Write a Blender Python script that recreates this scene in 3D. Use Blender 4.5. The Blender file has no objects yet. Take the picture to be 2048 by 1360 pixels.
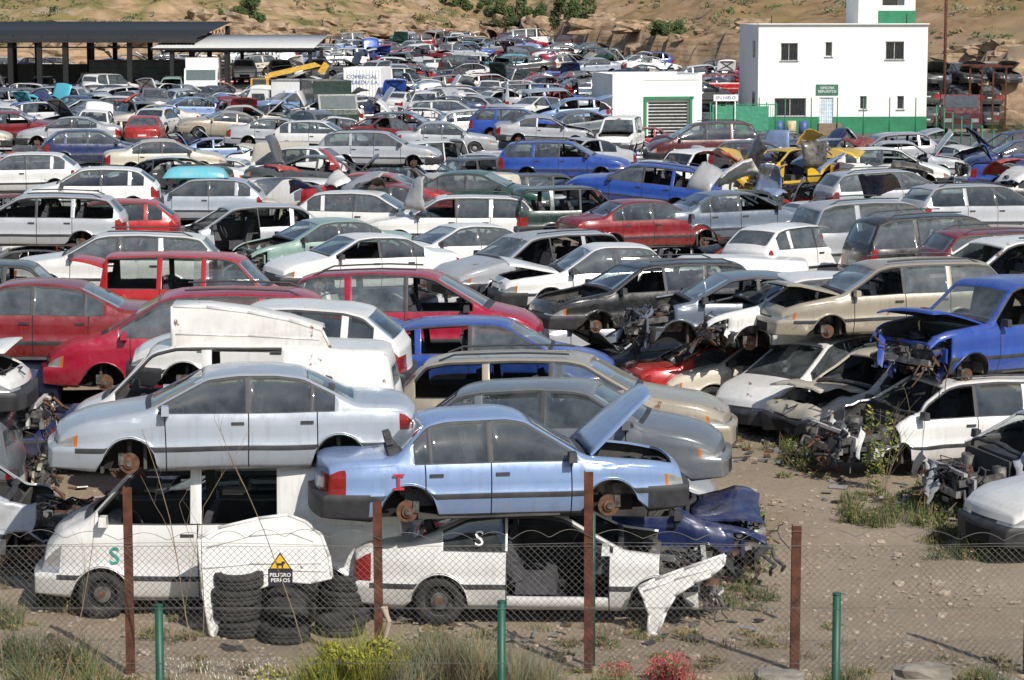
import bpy, math, random
from mathutils import Vector, Matrix, noise
R=random.Random(7)
sc=bpy.context.scene
sc.view_settings.view_transform='Standard'; sc.view_settings.look='None'; sc.view_settings.exposure=0
# ---------------------------------------------------------------- camera
FPX=5120.0; HC=7.3; PITCH=math.atan((680-16)/FPX)
cam=bpy.data.cameras.new("camera"); co=bpy.data.objects.new("camera",cam); sc.collection.objects.link(co)
cam.lens=90; cam.sensor_width=36; cam.clip_end=3000; cam.clip_start=0.5
co.location=(0,0,HC); co.rotation_euler=(math.pi/2-PITCH,0,0); sc.camera=co
def gp(u,v,z=0.0):
    """survey: point of the plane at height z seen at photo position u,v"""
    a=(u-1024)/FPX; b=(680-v)/FPX
    c,s=math.cos(PITCH),math.sin(PITCH)
    d=Vector((a, c+b*s, -s+b*c)); t=(z-HC)/d.z
    return Vector((d.x*t,d.y*t,z))
# ---------------------------------------------------------------- light
w=bpy.data.worlds.new("World"); sc.world=w; w.use_nodes=True
nt=w.node_tree; bg=nt.nodes['Background']; sky=nt.nodes.new('ShaderNodeTexSky'); sky.sky_type='NISHITA'
SUNAZ,SUNEL=150,40
sky.sun_disc=False; sky.sun_elevation=math.radians(SUNEL); sky.sun_rotation=math.radians(SUNAZ); sky.dust_density=1.0
nt.links.new(sky.outputs[0],bg.inputs[0]); bg.inputs[1].default_value=0.105
sl=bpy.data.lights.new("sun",'SUN'); sl.energy=4.9; sl.angle=math.radians(0.5); sl.color=(1,0.94,0.85)
so=bpy.data.objects.new("sun",sl); sc.collection.objects.link(so)
az=math.radians(SUNAZ); el=math.radians(SUNEL)
sd=Vector((math.sin(az)*math.cos(el),math.cos(az)*math.cos(el),math.sin(el)))
so.rotation_euler=sd.to_track_quat('Z','Y').to_euler()
# ---------------------------------------------------------------- materials
def newmat(n):
    m=bpy.data.materials.new(n); m.use_nodes=True
    t=m.node_tree; b=t.nodes['Principled BSDF']; return m,t,b
def N(t,typ,**k):
    n=t.nodes.new(typ)
    for a,b in k.items(): setattr(n,a,b)
    return n
def ramp(t,src,p0,p1,c0=(0,0,0,1),c1=(1,1,1,1)):
    r=N(t,'ShaderNodeValToRGB'); r.color_ramp.elements[0].position=p0; r.color_ramp.elements[1].position=p1
    r.color_ramp.elements[0].color=c0; r.color_ramp.elements[1].color=c1
    t.links.new(src,r.inputs[0]); return r.outputs[0]
def mix(t,f,a,b,mode='MIX'):
    m=N(t,'ShaderNodeMix',data_type='RGBA',blend_type=mode)
    for sock,val in ((m.inputs[0],f),(m.inputs[6],a),(m.inputs[7],b)):
        if hasattr(val,'is_linked') or hasattr(val,'links'): t.links.new(val,sock)
        elif isinstance(val,(int,float)): sock.default_value=val
        else: sock.default_value=(*val[:3],1)
    return m.outputs[2]
def noisetex(t,scale,detail=4,vec=None,rough=.55,dist=0):
    n=N(t,'ShaderNodeTexNoise'); n.inputs['Scale'].default_value=scale; n.inputs['Detail'].default_value=detail
    n.inputs['Roughness'].default_value=rough; n.inputs['Distortion'].default_value=dist
    if vec: t.links.new(vec,n.inputs['Vector'])
    return n.outputs['Fac']
def math2(t,op,a,b):
    m=N(t,'ShaderNodeMath',operation=op)
    for i,val in enumerate((a,b)):
        if hasattr(val,'links'): t.links.new(val,m.inputs[i])
        else: m.inputs[i].default_value=val
    return m.outputs[0]
def simple(name,col,rough=.6,metal=0,var=.25,scale=6,bump=0,bscale=30,spec=None):
    m,t,b=newmat(name)
    tc=N(t,'ShaderNodeTexCoord'); oi=N(t,'ShaderNodeObjectInfo')
    va=N(t,'ShaderNodeVectorMath',operation='ADD'); t.links.new(tc.outputs['Object'],va.inputs[0]); t.links.new(oi.outputs['Location'],va.inputs[1])
    n=noisetex(t,scale,5,va.outputs[0])
    c0=tuple(c*(1-var) for c in col); c1=tuple(min(1,c*(1+var)) for c in col)
    t.links.new(ramp(t,n,.3,.7,(*c0,1),(*c1,1)),b.inputs['Base Color'])
    b.inputs['Roughness'].default_value=rough; b.inputs['Metallic'].default_value=metal
    if spec is not None: b.inputs['Specular IOR Level'].default_value=spec
    if bump:
        bp=N(t,'ShaderNodeBump'); bp.inputs['Strength'].default_value=bump; bp.inputs['Distance'].default_value=.02
        t.links.new(noisetex(t,bscale,5,va.outputs[0]),bp.inputs['Height']); t.links.new(bp.outputs[0],b.inputs['Normal'])
    return m
def paint_mat():
    m,t,b=newmat('car_paint')
    tc=N(t,'ShaderNodeTexCoord'); oi=N(t,'ShaderNodeObjectInfo'); ge=N(t,'ShaderNodeNewGeometry')
    sc_=N(t,'ShaderNodeVectorMath',operation='SCALE'); sc_.inputs['Scale'].default_value=3.7; t.links.new(oi.outputs['Location'],sc_.inputs[0])
    va=N(t,'ShaderNodeVectorMath',operation='ADD'); t.links.new(tc.outputs['Object'],va.inputs[0]); t.links.new(sc_.outputs[0],va.inputs[1])
    v=va.outputs[0]
    fade=mix(t,ramp(t,noisetex(t,1.6,5,v),.35,.7),(1,1,1),(.88,.88,.88))
    base=mix(t,1.0,oi.outputs['Color'],fade,'MULTIPLY')
    sx=N(t,'ShaderNodeSeparateXYZ'); t.links.new(ge.outputs['Normal'],sx.inputs[0])
    up=ramp(t,sx.outputs['Z'],.2,.95)
    dn=ramp(t,noisetex(t,5,7,v,.7),.35,.8)
    dust=math2(t,'ADD',math2(t,'MULTIPLY',math2(t,'MULTIPLY',up,dn),.28),math2(t,'MULTIPLY',dn,.05))
    so_=N(t,'ShaderNodeSeparateXYZ'); t.links.new(tc.outputs['Object'],so_.inputs[0])
    low=ramp(t,so_.outputs['Z'],.2,.6,(1,1,1,1),(0,0,0,1))
    dust=math2(t,'ADD',dust,math2(t,'MULTIPLY',math2(t,'MULTIPLY',low,dn),.5))
    c=mix(t,dust,base,(.30,.25,.19))
    rn=noisetex(t,2.3,8,v,.7,.6)
    thr=math2(t,'MULTIPLY',oi.outputs['Random'],.12)
    rf=ramp(t,math2(t,'SUBTRACT',rn,math2(t,'SUBTRACT',.14,thr)),.60,.63)
    c=mix(t,rf,c,(.15,.07,.04))
    mp=N(t,'ShaderNodeMapping'); mp.inputs['Scale'].default_value=(14,14,1.2); t.links.new(v,mp.inputs[0])
    st=ramp(t,noisetex(t,1,4,mp.outputs[0]),.55,.75)
    c=mix(t,math2(t,'MULTIPLY',st,.22),c,(.12,.10,.075))
    t.links.new(c,b.inputs['Base Color'])
    t.links.new(math2(t,'ADD',math2(t,'MULTIPLY',dn,.35),.2),b.inputs['Roughness'])
    b.inputs['Metallic'].default_value=.08
    b.inputs['Coat Weight'].default_value=.4; b.inputs['Coat Roughness'].default_value=.1
    bp=N(t,'ShaderNodeBump'); bp.inputs['Strength'].default_value=.25; bp.inputs['Distance'].default_value=.03
    t.links.new(noisetex(t,1.8,2,v),bp.inputs['Height']); t.links.new(bp.outputs[0],b.inputs['Normal'])
    return m
def glass_mat():
    m,t,b=newmat('car_glass')
    t.nodes.remove(b); out=t.nodes['Material Output']
    tc=N(t,'ShaderNodeTexCoord'); oi=N(t,'ShaderNodeObjectInfo')
    va=N(t,'ShaderNodeVectorMath',operation='ADD'); t.links.new(tc.outputs['Object'],va.inputs[0]); t.links.new(oi.outputs['Location'],va.inputs[1])
    tr=N(t,'ShaderNodeBsdfTransparent'); tr.inputs[0].default_value=(.62,.68,.66,1)
    gl=N(t,'ShaderNodeBsdfGlossy'); gl.inputs['Roughness'].default_value=.04; gl.inputs[0].default_value=(.9,.95,1,1)
    df=N(t,'ShaderNodeBsdfDiffuse'); df.inputs[0].default_value=(.24,.275,.29,1)
    lw=N(t,'ShaderNodeFresnel'); lw.inputs[0].default_value=1.6
    f=math2(t,'ADD',lw.outputs[0],.06)
    m1=N(t,'ShaderNodeMixShader'); t.links.new(f,m1.inputs[0]); t.links.new(tr.outputs[0],m1.inputs[1]); t.links.new(gl.outputs[0],m1.inputs[2])
    dn=math2(t,'MULTIPLY',ramp(t,noisetex(t,3,6,va.outputs[0],.65),.3,.8,(.08,.08,.08,1),(.42,.42,.42,1)),math2(t,'ADD',.3,oi.outputs['Random']))
    m2=N(t,'ShaderNodeMixShader'); t.links.new(dn,m2.inputs[0]); t.links.new(m1.outputs[0],m2.inputs[1]); t.links.new(df.outputs[0],m2.inputs[2])
    t.links.new(m2.outputs[0],out.inputs[0]); return m
M_PAINT,M_GLASS,M_BLK,M_HEAD,M_TAIL,M_INT,M_TIRE,M_RIM,M_RUST,M_ENG,M_GAP,M_SEAT,M_PLATE,M_AMB,M_ALU=range(15)
CM=[paint_mat(),glass_mat(),
 simple('black_plastic',(.035,.036,.04),.6,0,.4),
 simple('headlamp_lens',(.42,.43,.43),.12,.5,.25,9),
 simple('tail_lens',(.22,.012,.010),.15,0,.3),
 simple('cabin_lining',(.06,.058,.055),.9,0,.5,3),
 simple('tyre_rubber',(.026,.025,.024),.85,0,.5,9,.3),
 simple('steel_rim',(.28,.28,.29),.45,.6,.3),
 simple('rusty_hub',(.12,.06,.035),.85,.2,.5,14,.3),
 simple('engine_metal',(.11,.105,.10),.6,.4,.8,9,.3),
 simple('panel_gap',(.010,.010,.011),.9,0,.1),
 simple('seat_fabric',(.055,.055,.062),.95,0,.4,12),
 simple('number_plate',(.55,.55,.52),.4,0,.1),
 simple('amber_lens',(.45,.13,.015),.25,0,.1),
 simple('bare_metal',(.30,.30,.29),.5,.5,.5,7)]
# ---------------------------------------------------------------- mesh builder
class MB:
    def __init__(s): s.v=[]; s.f=[]; s.m=[]; s.s=[]
    def vt(s,p): s.v.append((p[0],p[1],p[2])); return len(s.v)-1
    def fc(s,idx,mat=0,sm=True): s.f.append(tuple(idx)); s.m.append(mat); s.s.append(sm)
    def box(s,c,d,mat=0,rot=None,top=1.0,topx=None):
        o=[]; c=Vector(c)
        tx=topx if topx is not None else top
        for z in (-.5,.5):
            k=1 if z<0 else top; kx=1 if z<0 else tx
            for x,y in ((-.5,-.5),(.5,-.5),(.5,.5),(-.5,.5)):
                p=Vector((x*d[0]*kx,y*d[1]*k,z*d[2]))
                if rot: p=rot@p
                o.append(s.vt(c+p))
        for q in ((3,2,1,0),(4,5,6,7),(0,1,5,4),(1,2,6,5),(2,3,7,6),(3,0,4,7)): s.fc([o[i] for i in q],mat,False)
    def cyl(s,p0,p1,r,mat=0,n=8,r2=None,cap=True):
        p0=Vector(p0);p1=Vector(p1); r2=r if r2 is None else r2
        d=(p1-p0); 
        if d.length<1e-6: return
        d.normalize(); a=d.orthogonal().normalized(); b=d.cross(a)
        A=[];B=[]
        for i in range(n):
            t=2*math.pi*i/n; q=a*math.cos(t)+b*math.sin(t)
            A.append(s.vt(p0+q*r)); B.append(s.vt(p1+q*r2))
        for i in range(n):
            j=(i+1)%n; s.fc((A[i],A[j],B[j],B[i]),mat,n>4)
        if cap: s.fc(A[::-1],mat,False); s.fc(B,mat,False)
    def tube(s,pts,r,mat=0,n=5):
        for a,b in zip(pts[:-1],pts[1:]): s.cyl(a,b,r,mat,n,cap=False)
    def lathe(s,c,prof,mats,n=20,rot=None,ph=0,sm=True):
        rings=[]; c=Vector(c)
        for r,y in prof:
            ring=[]
            for i in range(n):
                t=2*math.pi*i/n+ph; p=Vector((r*math.cos(t),y,r*math.sin(t)))
                if rot: p=rot@p
                ring.append(s.vt(c+p))
            rings.append(ring)
        for k in range(len(prof)-1):
            for i in range(n):
                j=(i+1)%n
                s.fc((rings[k][i],rings[k][j],rings[k+1][j],rings[k+1][i]),mats[k] if isinstance(mats,(list,tuple)) else mats,sm)
    def sheet(s,grid,mat=0,closed=False,th=0,mat2=None):
        ids=[[s.vt(p) for p in row] for row in grid]
        for i in range(len(ids)-1):
            for j in range(len(ids[0])-1):
                s.fc((ids[i][j],ids[i+1][j],ids[i+1][j+1],ids[i][j+1]),mat)
        if th:
            t=Vector(th) if not isinstance(th,(int,float)) else Vector((0,0,-th))
            id2=[[s.vt(Vector(p)+t) for p in row] for row in grid]
            m2=mat if mat2 is None else mat2
            for i in range(len(ids)-1):
                for j in range(len(ids[0])-1):
                    s.fc((id2[i][j],id2[i][j+1],id2[i+1][j+1],id2[i+1][j]),m2)
            ni=len(ids)-1; nj=len(ids[0])-1
            for j in range(nj):
                s.fc((ids[0][j],ids[0][j+1],id2[0][j+1],id2[0][j]),mat,False); s.fc((ids[ni][j+1],ids[ni][j],id2[ni][j],id2[ni][j+1]),mat,False)
            for i in range(ni):
                s.fc((ids[i+1][0],ids[i][0],id2[i][0],id2[i+1][0]),mat,False); s.fc((ids[i][nj],ids[i+1][nj],id2[i+1][nj],id2[i][nj]),mat,False)
    def slab(s,pts,th,mat=0):
        """flat outline pts (x,z) in the xz plane, thickness th in y"""
        A=[s.vt((x,0,z)) for x,z in pts]; B=[s.vt((x,th,z)) for x,z in pts]
        s.fc(A,mat,False); s.fc(B[::-1],mat,False)
        for i in range(len(pts)):
            j=(i+1)%len(pts); s.fc((A[j],A[i],B[i],B[j]),mat,False)
    def mesh(s,name,mats):
        me=bpy.data.meshes.new(name); me.from_pydata(s.v,[],s.f)
        me.polygons.foreach_set('material_index',s.m); me.polygons.foreach_set('use_smooth',s.s)
        for m in mats: me.materials.append(m)
        me.update(); return me
def obj(name,me,loc=(0,0,0),rz=0,col=None,parent=None,rot=None):
    o=bpy.data.objects.new(name,me); sc.collection.objects.link(o); o.location=loc
    o.rotation_euler=rot if rot else (0,0,rz)
    if col: o.color=(*col,1)
    if parent: o.parent=parent
    return o
def empty(name,loc=(0,0,0),rz=0):
    o=bpy.data.objects.new(name,None); sc.collection.objects.link(o); o.location=loc; o.rotation_euler=(0,0,rz); o.empty_display_size=.2; return o
def text(name,body,size,mat,parent,loc,rot=(math.pi/2,0,0),align='CENTER'):
    c=bpy.data.curves.new(name,'FONT'); c.body=body; c.size=size; c.align_x=align; c.align_y='CENTER'; c.extrude=.002; c.resolution_u=3
    c.materials.append(mat); o=bpy.data.objects.new(name,c); sc.collection.objects.link(o); o.parent=parent; o.location=loc; o.rotation_euler=rot; return o
# ---------------------------------------------------------------- car generator
T={}
T['sedan']=dict(L=4.4,W=1.69,belt=.92,tum=.38,sill=.2,xf=1.36,xr=-1.28,prof=[(-2.2,.84),(-2.12,.95),(-1.95,.985),(-1.47,1.02),(-.83,1.345),(-.5,1.385),(0,1.39),(.36,1.35),(1.10,.965),(1.85,.84),(2.12,.75),(2.2,.66)],
 ws=(.42,1.05),rw=(-1.43,-.88),cowl=1.12,lid=-1.48,win=(-1.22,.98),pil=[(-.16,-.09,2),(-.95,-.91,2)],gaps=[.90,-.13,-1.0],B=-.12)
T['oldsedan']=dict(L=4.15,W=1.64,belt=.86,tum=.42,sill=.2,xf=1.22,xr=-1.18,prof=[(-2.08,.80),(-2.06,.88),(-1.9,.90),(-1.30,.93),(-.93,1.30),(-.7,1.35),(0,1.37),(.22,1.33),(.92,.91),(1.7,.82),(2.04,.76),(2.08,.64)],
 ws=(.30,.86),rw=(-1.26,-.97),cowl=.94,lid=-1.32,win=(-1.10,.82),pil=[(-.24,-.17,2),(-.93,-.89,2)],gaps=[.74,-.20,-.98],B=-.2)
T['coupe']=dict(L=4.35,W=1.66,belt=.90,tum=.42,sill=.2,xf=1.38,xr=-1.2,prof=[(-2.17,.84),(-2.08,.93),(-1.9,.965),(-1.5,.99),(-.85,1.29),(-.4,1.34),(.0,1.34),(.28,1.30),(.95,.94),(1.85,.83),(2.1,.75),(2.17,.66)],
 ws=(.34,.90),rw=(-1.46,-.9),cowl=.96,lid=-1.52,win=(-1.15,.86),pil=[(-.42,-.34,0)],gaps=[.82,-.40],B=-.38)
T['hatch']=dict(L=3.85,W=1.64,belt=.93,tum=.36,sill=.2,xf=1.16,xr=-1.24,prof=[(-1.92,.82),(-1.88,.95),(-1.82,1.0),(-1.38,1.34),(-1.1,1.40),(-.4,1.43),(.1,1.41),(.3,1.37),(1.0,.96),(1.6,.84),(1.85,.75),(1.92,.65)],
 ws=(.36,.94),rw=(-1.80,-1.42),cowl=1.0,lid=None,win=(-1.55,.9),pil=[(-.33,-.26,2),(-1.18,-1.08,0)],gaps=[.80,-.31],B=-.3)
T['wagon']=dict(L=4.5,W=1.70,belt=.94,tum=.34,sill=.22,xf=1.38,xr=-1.25,prof=[(-2.25,.86),(-2.22,1.0),(-2.17,1.06),(-1.85,1.40),(-1.55,1.45),(-.6,1.48),(.1,1.46),(.34,1.41),(1.08,.98),(1.9,.85),(2.17,.76),(2.25,.66)],
 ws=(.4,1.0),rw=(-2.15,-1.89),cowl=1.08,lid=None,win=(-2.02,.95),pil=[(-.16,-.09,2),(-1.08,-.98,0)],gaps=[.90,-.13,-1.02],B=-.12,rails=True)
T['mpv']=dict(L=4.4,W=1.72,belt=1.0,tum=.29,sill=.22,xf=1.36,xr=-1.3,prof=[(-2.2,.86),(-2.18,1.0),(-2.15,1.08),(-1.9,1.56),(-1.6,1.64),(-.6,1.68),(.2,1.65),(.45,1.59),(1.36,1.04),(1.85,.92),(2.12,.80),(2.2,.68)],
 ws=(.52,1.27),rw=(-2.13,-1.93),cowl=1.38,lid=None,win=(-2.08,1.12),pil=[(-.09,-.01,2),(-1.12,-1.0,0)],gaps=[.95,-.06,-1.06],B=-.05,rails=True)
T['suv']=dict(L=4.2,W=1.70,belt=1.12,tum=.24,sill=.36,xf=1.3,xr=-1.15,Ra=.39,wr=.35,prof=[(-2.1,1.0),(-2.09,1.15),(-2.07,1.2),(-1.95,1.68),(-1.75,1.74),(-.6,1.77),(.1,1.75),(.3,1.7),(.85,1.18),(1.75,1.09),(2.02,1.0),(2.1,.86)],
 ws=(.36,.80),rw=(-2.05,-1.97),cowl=.9,lid=None,win=(-2.0,.76),pil=[(-.3,-.2,2),(-1.18,-1.05,0)],gaps=[.72,-.24],B=-.24)
T['van']=dict(L=4.3,W=1.66,belt=1.15,tum=.14,sill=.22,xf=1.45,xr=-1.25,prof=[(-2.15,1.0),(-2.14,1.15),(-2.12,1.22),(-2.05,1.78),(-1.95,1.86),(-.6,1.92),(.7,1.91),(1.0,1.84),(1.6,1.20),(1.95,1.05),(2.12,.9),(2.15,.76)],
 ws=(1.06,1.56),rw=(-2.1,-2.06),cowl=1.64,lid=None,win=(.35,1.48),pil=[],gaps=[1.08,.28,-.72],B=-.0)
T['minibus']=dict(T['van']); T['minibus'].update(win=(-1.95,1.48),pil=[(.22,.34,0),(-.8,-.68,0)])
T['sidevan']=dict(T['van']); T['sidevan'].update(win=(-.66,1.48),pil=[(.24,.37,0)])

CACHE={}
def sstep(a,b,x):
    t=max(0,min(1,(x-a)/(b-a))); return t*t*(3-2*t)
def car_mesh(ty,**o):
    key=(ty,)+tuple(sorted(o.items()))
    if key in CACHE: return CACHE[key]
    rr=random.Random(str(key)); P=T[ty]
    hood=o.get('hood','on'); strip=o.get('strip',0); miss=o.get('miss',''); doors=o.get('doors',''); wheels=o.get('wheels','dd'); blk=o.get('blk',1); trunk=o.get('trunk','on')
    crush=o.get('crush',0); rub=o.get('rub',1); drip=o.get('drip',1)
    hw=P['W']/2; F=P['L']/2; b=P['belt']; sill=P['sill']; Ra=P.get('Ra',.335); wr=P.get('wr',.30); prof=P['prof']; dz0=sill-.2
    vanlike=ty in('van','minibus','sidevan')
    def pl(x):
        if x<=prof[0][0]: return prof[0][1]
        for (a,za),(c,zc) in zip(prof[:-1],prof[1:]):
            if x<=c: return za+(zc-za)*(x-a)/(c-a)
        return prof[-1][1]
    def zt(x):
        w_=.05; return sum(pl(max(-F,min(F,x+k*w_))) for k in (-1,-.5,0,.5,1))/5
    wx=[P['xf'],P['xr']]
    def zb(x):
        z=sill
        e=min(F-abs(x),.5)
        if e<.5: z=sill+.06*(1-e/.5)
        for c in wx:
            d=abs(x-c)
            if d<Ra: z=max(z,wr+math.sqrt(Ra*Ra-d*d))
        return z
    mand=set()
    for g in P['gaps']: mand.add(round(g-.008,4)); mand.add(round(g+.008,4))
    for a in (P['ws'],P['rw'],P['win']): mand.update(a)
    for p in P['pil']: mand.update(p[:2])
    mand.add(P['cowl']); mand.update((-F,F,F-.02,F-.05,F-.1,F-.17,-F+.02,-F+.05,-F+.1,-F+.17,F-.26,-F+.24))
    if P['lid']: mand.add(P['lid'])
    opt=[]
    for c in wx:
        for i in range(15): opt.append(c-Ra*math.cos(math.pi*i/14))
    for (a,za),(c,zc) in zip(prof[:-1],prof[1:]):
        k=5 if abs(zc-za)>.25 else 2
        for i in range(k): opt.append(a+(c-a)*i/k)
    x=-F
    while x<F: opt.append(x); x+=.11
    xs=sorted(mand)
    for x in opt:
        if -F<x<F and min(abs(x-q) for q in xs)>.012: xs.append(x)
    xs.sort()
    RB=.45+dz0; RT=.52+dz0
    FR=[1,.93,.75,.5,.25,0,-.25,-.5,-.75,-.93,-1]
    def ys(x,z):
        zm=.56+dz0
        if z<zm: y=hw-.10*((zm-z)/.36)**2
        else: y=hw-.035*((min(z,b)-zm)/(b-zm))**2
        if z>b-.06: y-=.018
        if z>b: y-=P['tum']*(z-b)
        tf=max(0,(x-(F-.8))/.8); tr=max(0,((-F+.7)-x)/.7)
        return y*(1-.20*tf**2.6-.13*tr**2.6)
    cw=.45
    def deform(x,y,z):
        s_=1 if x>0 else -1; d=F-abs(x); w_=max(0,1-d/cw)**1.5
        if z<=RT+.001: dx=.075*s_*w_
        else: dx=-s_*(.28 if s_>0 else .08)*(z-RT)*w_*(.6 if z>1 else 1)
        bf=1-(y/hw)**2
        dx+=s_*.13*bf*max(0,(abs(x)/F-.3)/.7)
        X,Y,Z=x+dx,y,z
        q=noise.noise_vector(Vector((X*1.1+rr0,Y*1.3,Z*1.3)))*.014
        X+=q.x;Y+=q.y;Z+=q.z
        if crush:
            wq=sstep(.2,2.0,x if crush>0 else -x)*abs(crush)
            q=noise.noise_vector(Vector((X*2.2+rr0,Y*2.0,Z*2.4)))+noise.noise_vector(Vector((X*5+rr0,Y*5,Z*5)))*.4
            X+=q.x*.3*wq-(.25*wq if crush>0 else -.25*wq); Y+=q.y*.22*wq; Z+=q.z*.2*wq
        return (X,Y,Z)
    rr0=rr.uniform(0,100)
    def ring(x):
        Z=zt(x); bb=min(b,Z-.085); z0=zb(x)
        lev=[sill,sill+.07,sill+.16,RB,RT,RT+.015]+[RT+.015+(bb-RT-.015)*f for f in (.28,.6,.84,1)]
        zs=[]
        for j,l in enumerate(lev): zs.append(max(l,z0+.005*j))
        for j in range(len(zs)): zs[j]=min(zs[j],Z-.08-.001*(len(zs)-j))
        wb=min(zs[-1]+.018,Z-.07); wt=max(wb+.001,Z-.055)
        zs+= [wb,wt,Z-.022]
        ad={4:.012 if rub else 0,8:.012}
        lip=0
        for c in wx:
            if abs(x-c)<Ra+.02: lip=.012
        pts=[(x,ys(x,z)+ad.get(j,0)+(lip if j in(0,1) else 0),z) for j,z in enumerate(zs)]
        pts[-1]=(x,pts[-1][1]-.012,pts[-1][2])
        ye=ys(x,Z)-.05; cr=.035 if x>P['ws'][1] else .03
        top=[(x,ye*f,Z+cr*(1-f*f)) for f in FR]
        return pts,top
    m=MB(); V=[]; NB=13
    S=[]
    for x in xs:
        p,t_=ring(x)
        row=p+t_+[(q[0],-q[1],q[2]) for q in p[::-1]]
        S.append(row); V.append([m.vt(deform(*q)) for q in row])
    K=len(V[0]); nT=len(FR)
    hoodF=F-.10
    dr={}
    gs=sorted(P['gaps'],reverse=True)
    if len(gs)>=2: dr['f']=(gs[1],gs[0])
    if len(gs)>=3: dr['r']=(gs[2],gs[1])
    for i in range(len(xs)-1):
        xa,xb=xs[i],xs[i+1]; xm=(xa+xb)/2
        isgap=any(abs(xm-g)<.006 for g in P['gaps'])
        for k in range(K-1):
            side=0
            if k<NB: side=1; j=k
            elif k>=NB+nT-1: side=-1; j=K-2-k
            mat=M_PAINT
            if side:
                sn='L' if side>0 else 'R'
                if j==3 and rub and abs(xm)<F-.2: mat=M_BLK
                if j<=4 and abs(xm)>F-.42 and blk: mat=M_BLK
                if j in(0,) and blk: mat=M_BLK
                if 5<=j<=8 and xm>F-.20: mat=M_HEAD
                if 5<=j<=7 and xm>F-.20 and xm<F-.15 : mat=M_AMB
                if j==8 and xm>F-.20: mat=M_PAINT
                if 5<=j<=8 and xm<-F+.17: mat=M_TAIL
                if (vanlike or ty=='suv') and 5<=j<=8 and abs(xm)>F-.2 : mat=M_HEAD if (xm>0 and j<=7) else (M_TAIL if xm<0 and j<=6 else M_PAINT)
                if isgap and j<=8: mat=M_GAP
                inwin=P['win'][0]<xm<P['win'][1]
                if j==9 and inwin: mat=M_BLK
                if j==11 and inwin and drip and S[i][k][2]>b-.0: mat=M_BLK
                if j==10 and inwin and S[i][k][2]>b-.05:
                    mat=M_GLASS
                    for pa,pb,pm in P['pil']:
                        if pa<xm<pb: mat=pm
                    if mat==M_GLASS:
                        cls=('f' if xm>P['B'] else 'r')
                        if cls+sn in miss or cls+'B' in miss: continue
                dead=False
                for dn_,(da,db) in dr.items():
                    if (dn_+sn in doors) and da<xm<db and 2<=j<=10: dead=True
                if dead: continue
                if strip and xm>F-.34 and j<=8: continue
                if strip>1 and xm>F-.75 and j>=5: continue
            else:
                f0=abs(FR[k-NB]+FR[min(k-NB+1,nT-1)])/2
                inner=f0<.94
                if inner and P['ws'][0]<xm<P['ws'][1]:
                    mat=M_GLASS
                    if 'w' in miss: continue
                if inner and P['rw'][0]<xm<P['rw'][1]:
                    mat=M_GLASS
                    if 'b' in miss: continue
                if inner and P['ws'][1]<xm<P['cowl']: mat=M_BLK
                if xm>P['cowl'] and (inner or strip>1):
                    if hood!='on' and xm<hoodF: continue
                    if strip: continue
                if inner and trunk=='open' and P['lid'] and xm<P['lid'] : continue
            m.fc((V[i][k],V[i][k+1],V[i+1][k+1],V[i+1][k]),mat)
    for end in (0,len(xs)-1):
        if end and strip: continue
        C=[]
        for j in range(NB):
            xq,yq,zq=S[end][j]
            row=[V[end][j]]+[m.vt(deform(xq,yq*f,zq)) for f in FR[1:-1]]+[V[end][K-1-j]]
            C.append(row)
        C.append([V[end][NB+q] for q in range(nT)])
        for j in range(NB):
            for q in range(nT-1):
                fm=abs(FR[q]+FR[q+1])/2; mat=M_PAINT
                if j<=4 and blk: mat=M_BLK
                if end:
                    if 5<=j<=7:
                        mat=M_HEAD if fm>.6 else M_BLK
                    if j in(1,2) and fm<.6: mat=M_GAP
                else:
                    if 5<=j<=8: 
                        if fm>.6: mat=M_TAIL
                        elif j in(6,) and fm<.3: mat=M_PLATE
                f_=(C[j][q],C[j+1][q],C[j+1][q+1],C[j][q+1])
                if not end: f_=f_[::-1]
                m.fc(f_,mat)
    nshell=len(m.f)
    for c in wx:
        for s_ in (1,-1):
            idx=[i for i,x in enumerate(xs) if abs(x-c)<=Ra+.01]
            prev=None
            for i in idx:
                v0=V[i][0 if s_>0 else K-1]; p=m.v[v0]
                a=m.vt((p[0],s_*(hw-.36),p[2]+.01)); d=m.vt((p[0],s_*(hw-.36),sill))
                if prev: m.fc((prev[0],v0,a,prev[1]),M_GAP,False); m.fc((prev[1],a,d,prev[2]),M_GAP,False)
                prev=(v0,a,d)
    vn={}
    for fi in range(nshell):
        if m.m[fi]==M_GLASS: continue
        f=m.f[fi]; p=[Vector(m.v[q]) for q in f]
        n_=(p[2]-p[0]).cross(p[3]-p[1])
        for q in f: vn[q]=vn.get(q,Vector())+n_
    iv={}
    for q,n_ in vn.items():
        if n_.length>0: n_=n_.normalized()
        iv[q]=m.vt(Vector(m.v[q])-n_*.028)
    ed={}
    for fi in range(nshell):
        if m.m[fi]==M_GLASS: continue
        f=m.f[fi]; m.fc([iv[q] for q in f[::-1]],M_INT)
        for a,c in zip(f,f[1:]+f[:1]):
            e=(min(a,c),max(a,c)); ed[e]=None if e in ed else (a,c,m.m[fi])
    for e,val in ed.items():
        if val: a,c,mt=val; m.fc((c,a,iv[a],iv[c]),mt if mt in(M_PAINT,M_BLK) else M_PAINT,False)
    fz=sill+.05
    m.box((-.05,0,fz),(P['L']-.5,(hw-.4)*2,.06),M_GAP); m.box(((P['cowl']+P['xr'])/2-.1,0,fz-.01),(P['xf']-P['xr']-2*Ra-.05,hw*2-.16,.05),M_INT)
    m.box((P['cowl']+.04,0,(b+sill)/2-.02),(.04,hw*2-.3,b-sill-.08),M_INT)
    m.box((P['cowl']-.22,0,b-.17),(.36,hw*2-.26,.2),M_BLK,top=.95,topx=.6)
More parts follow.
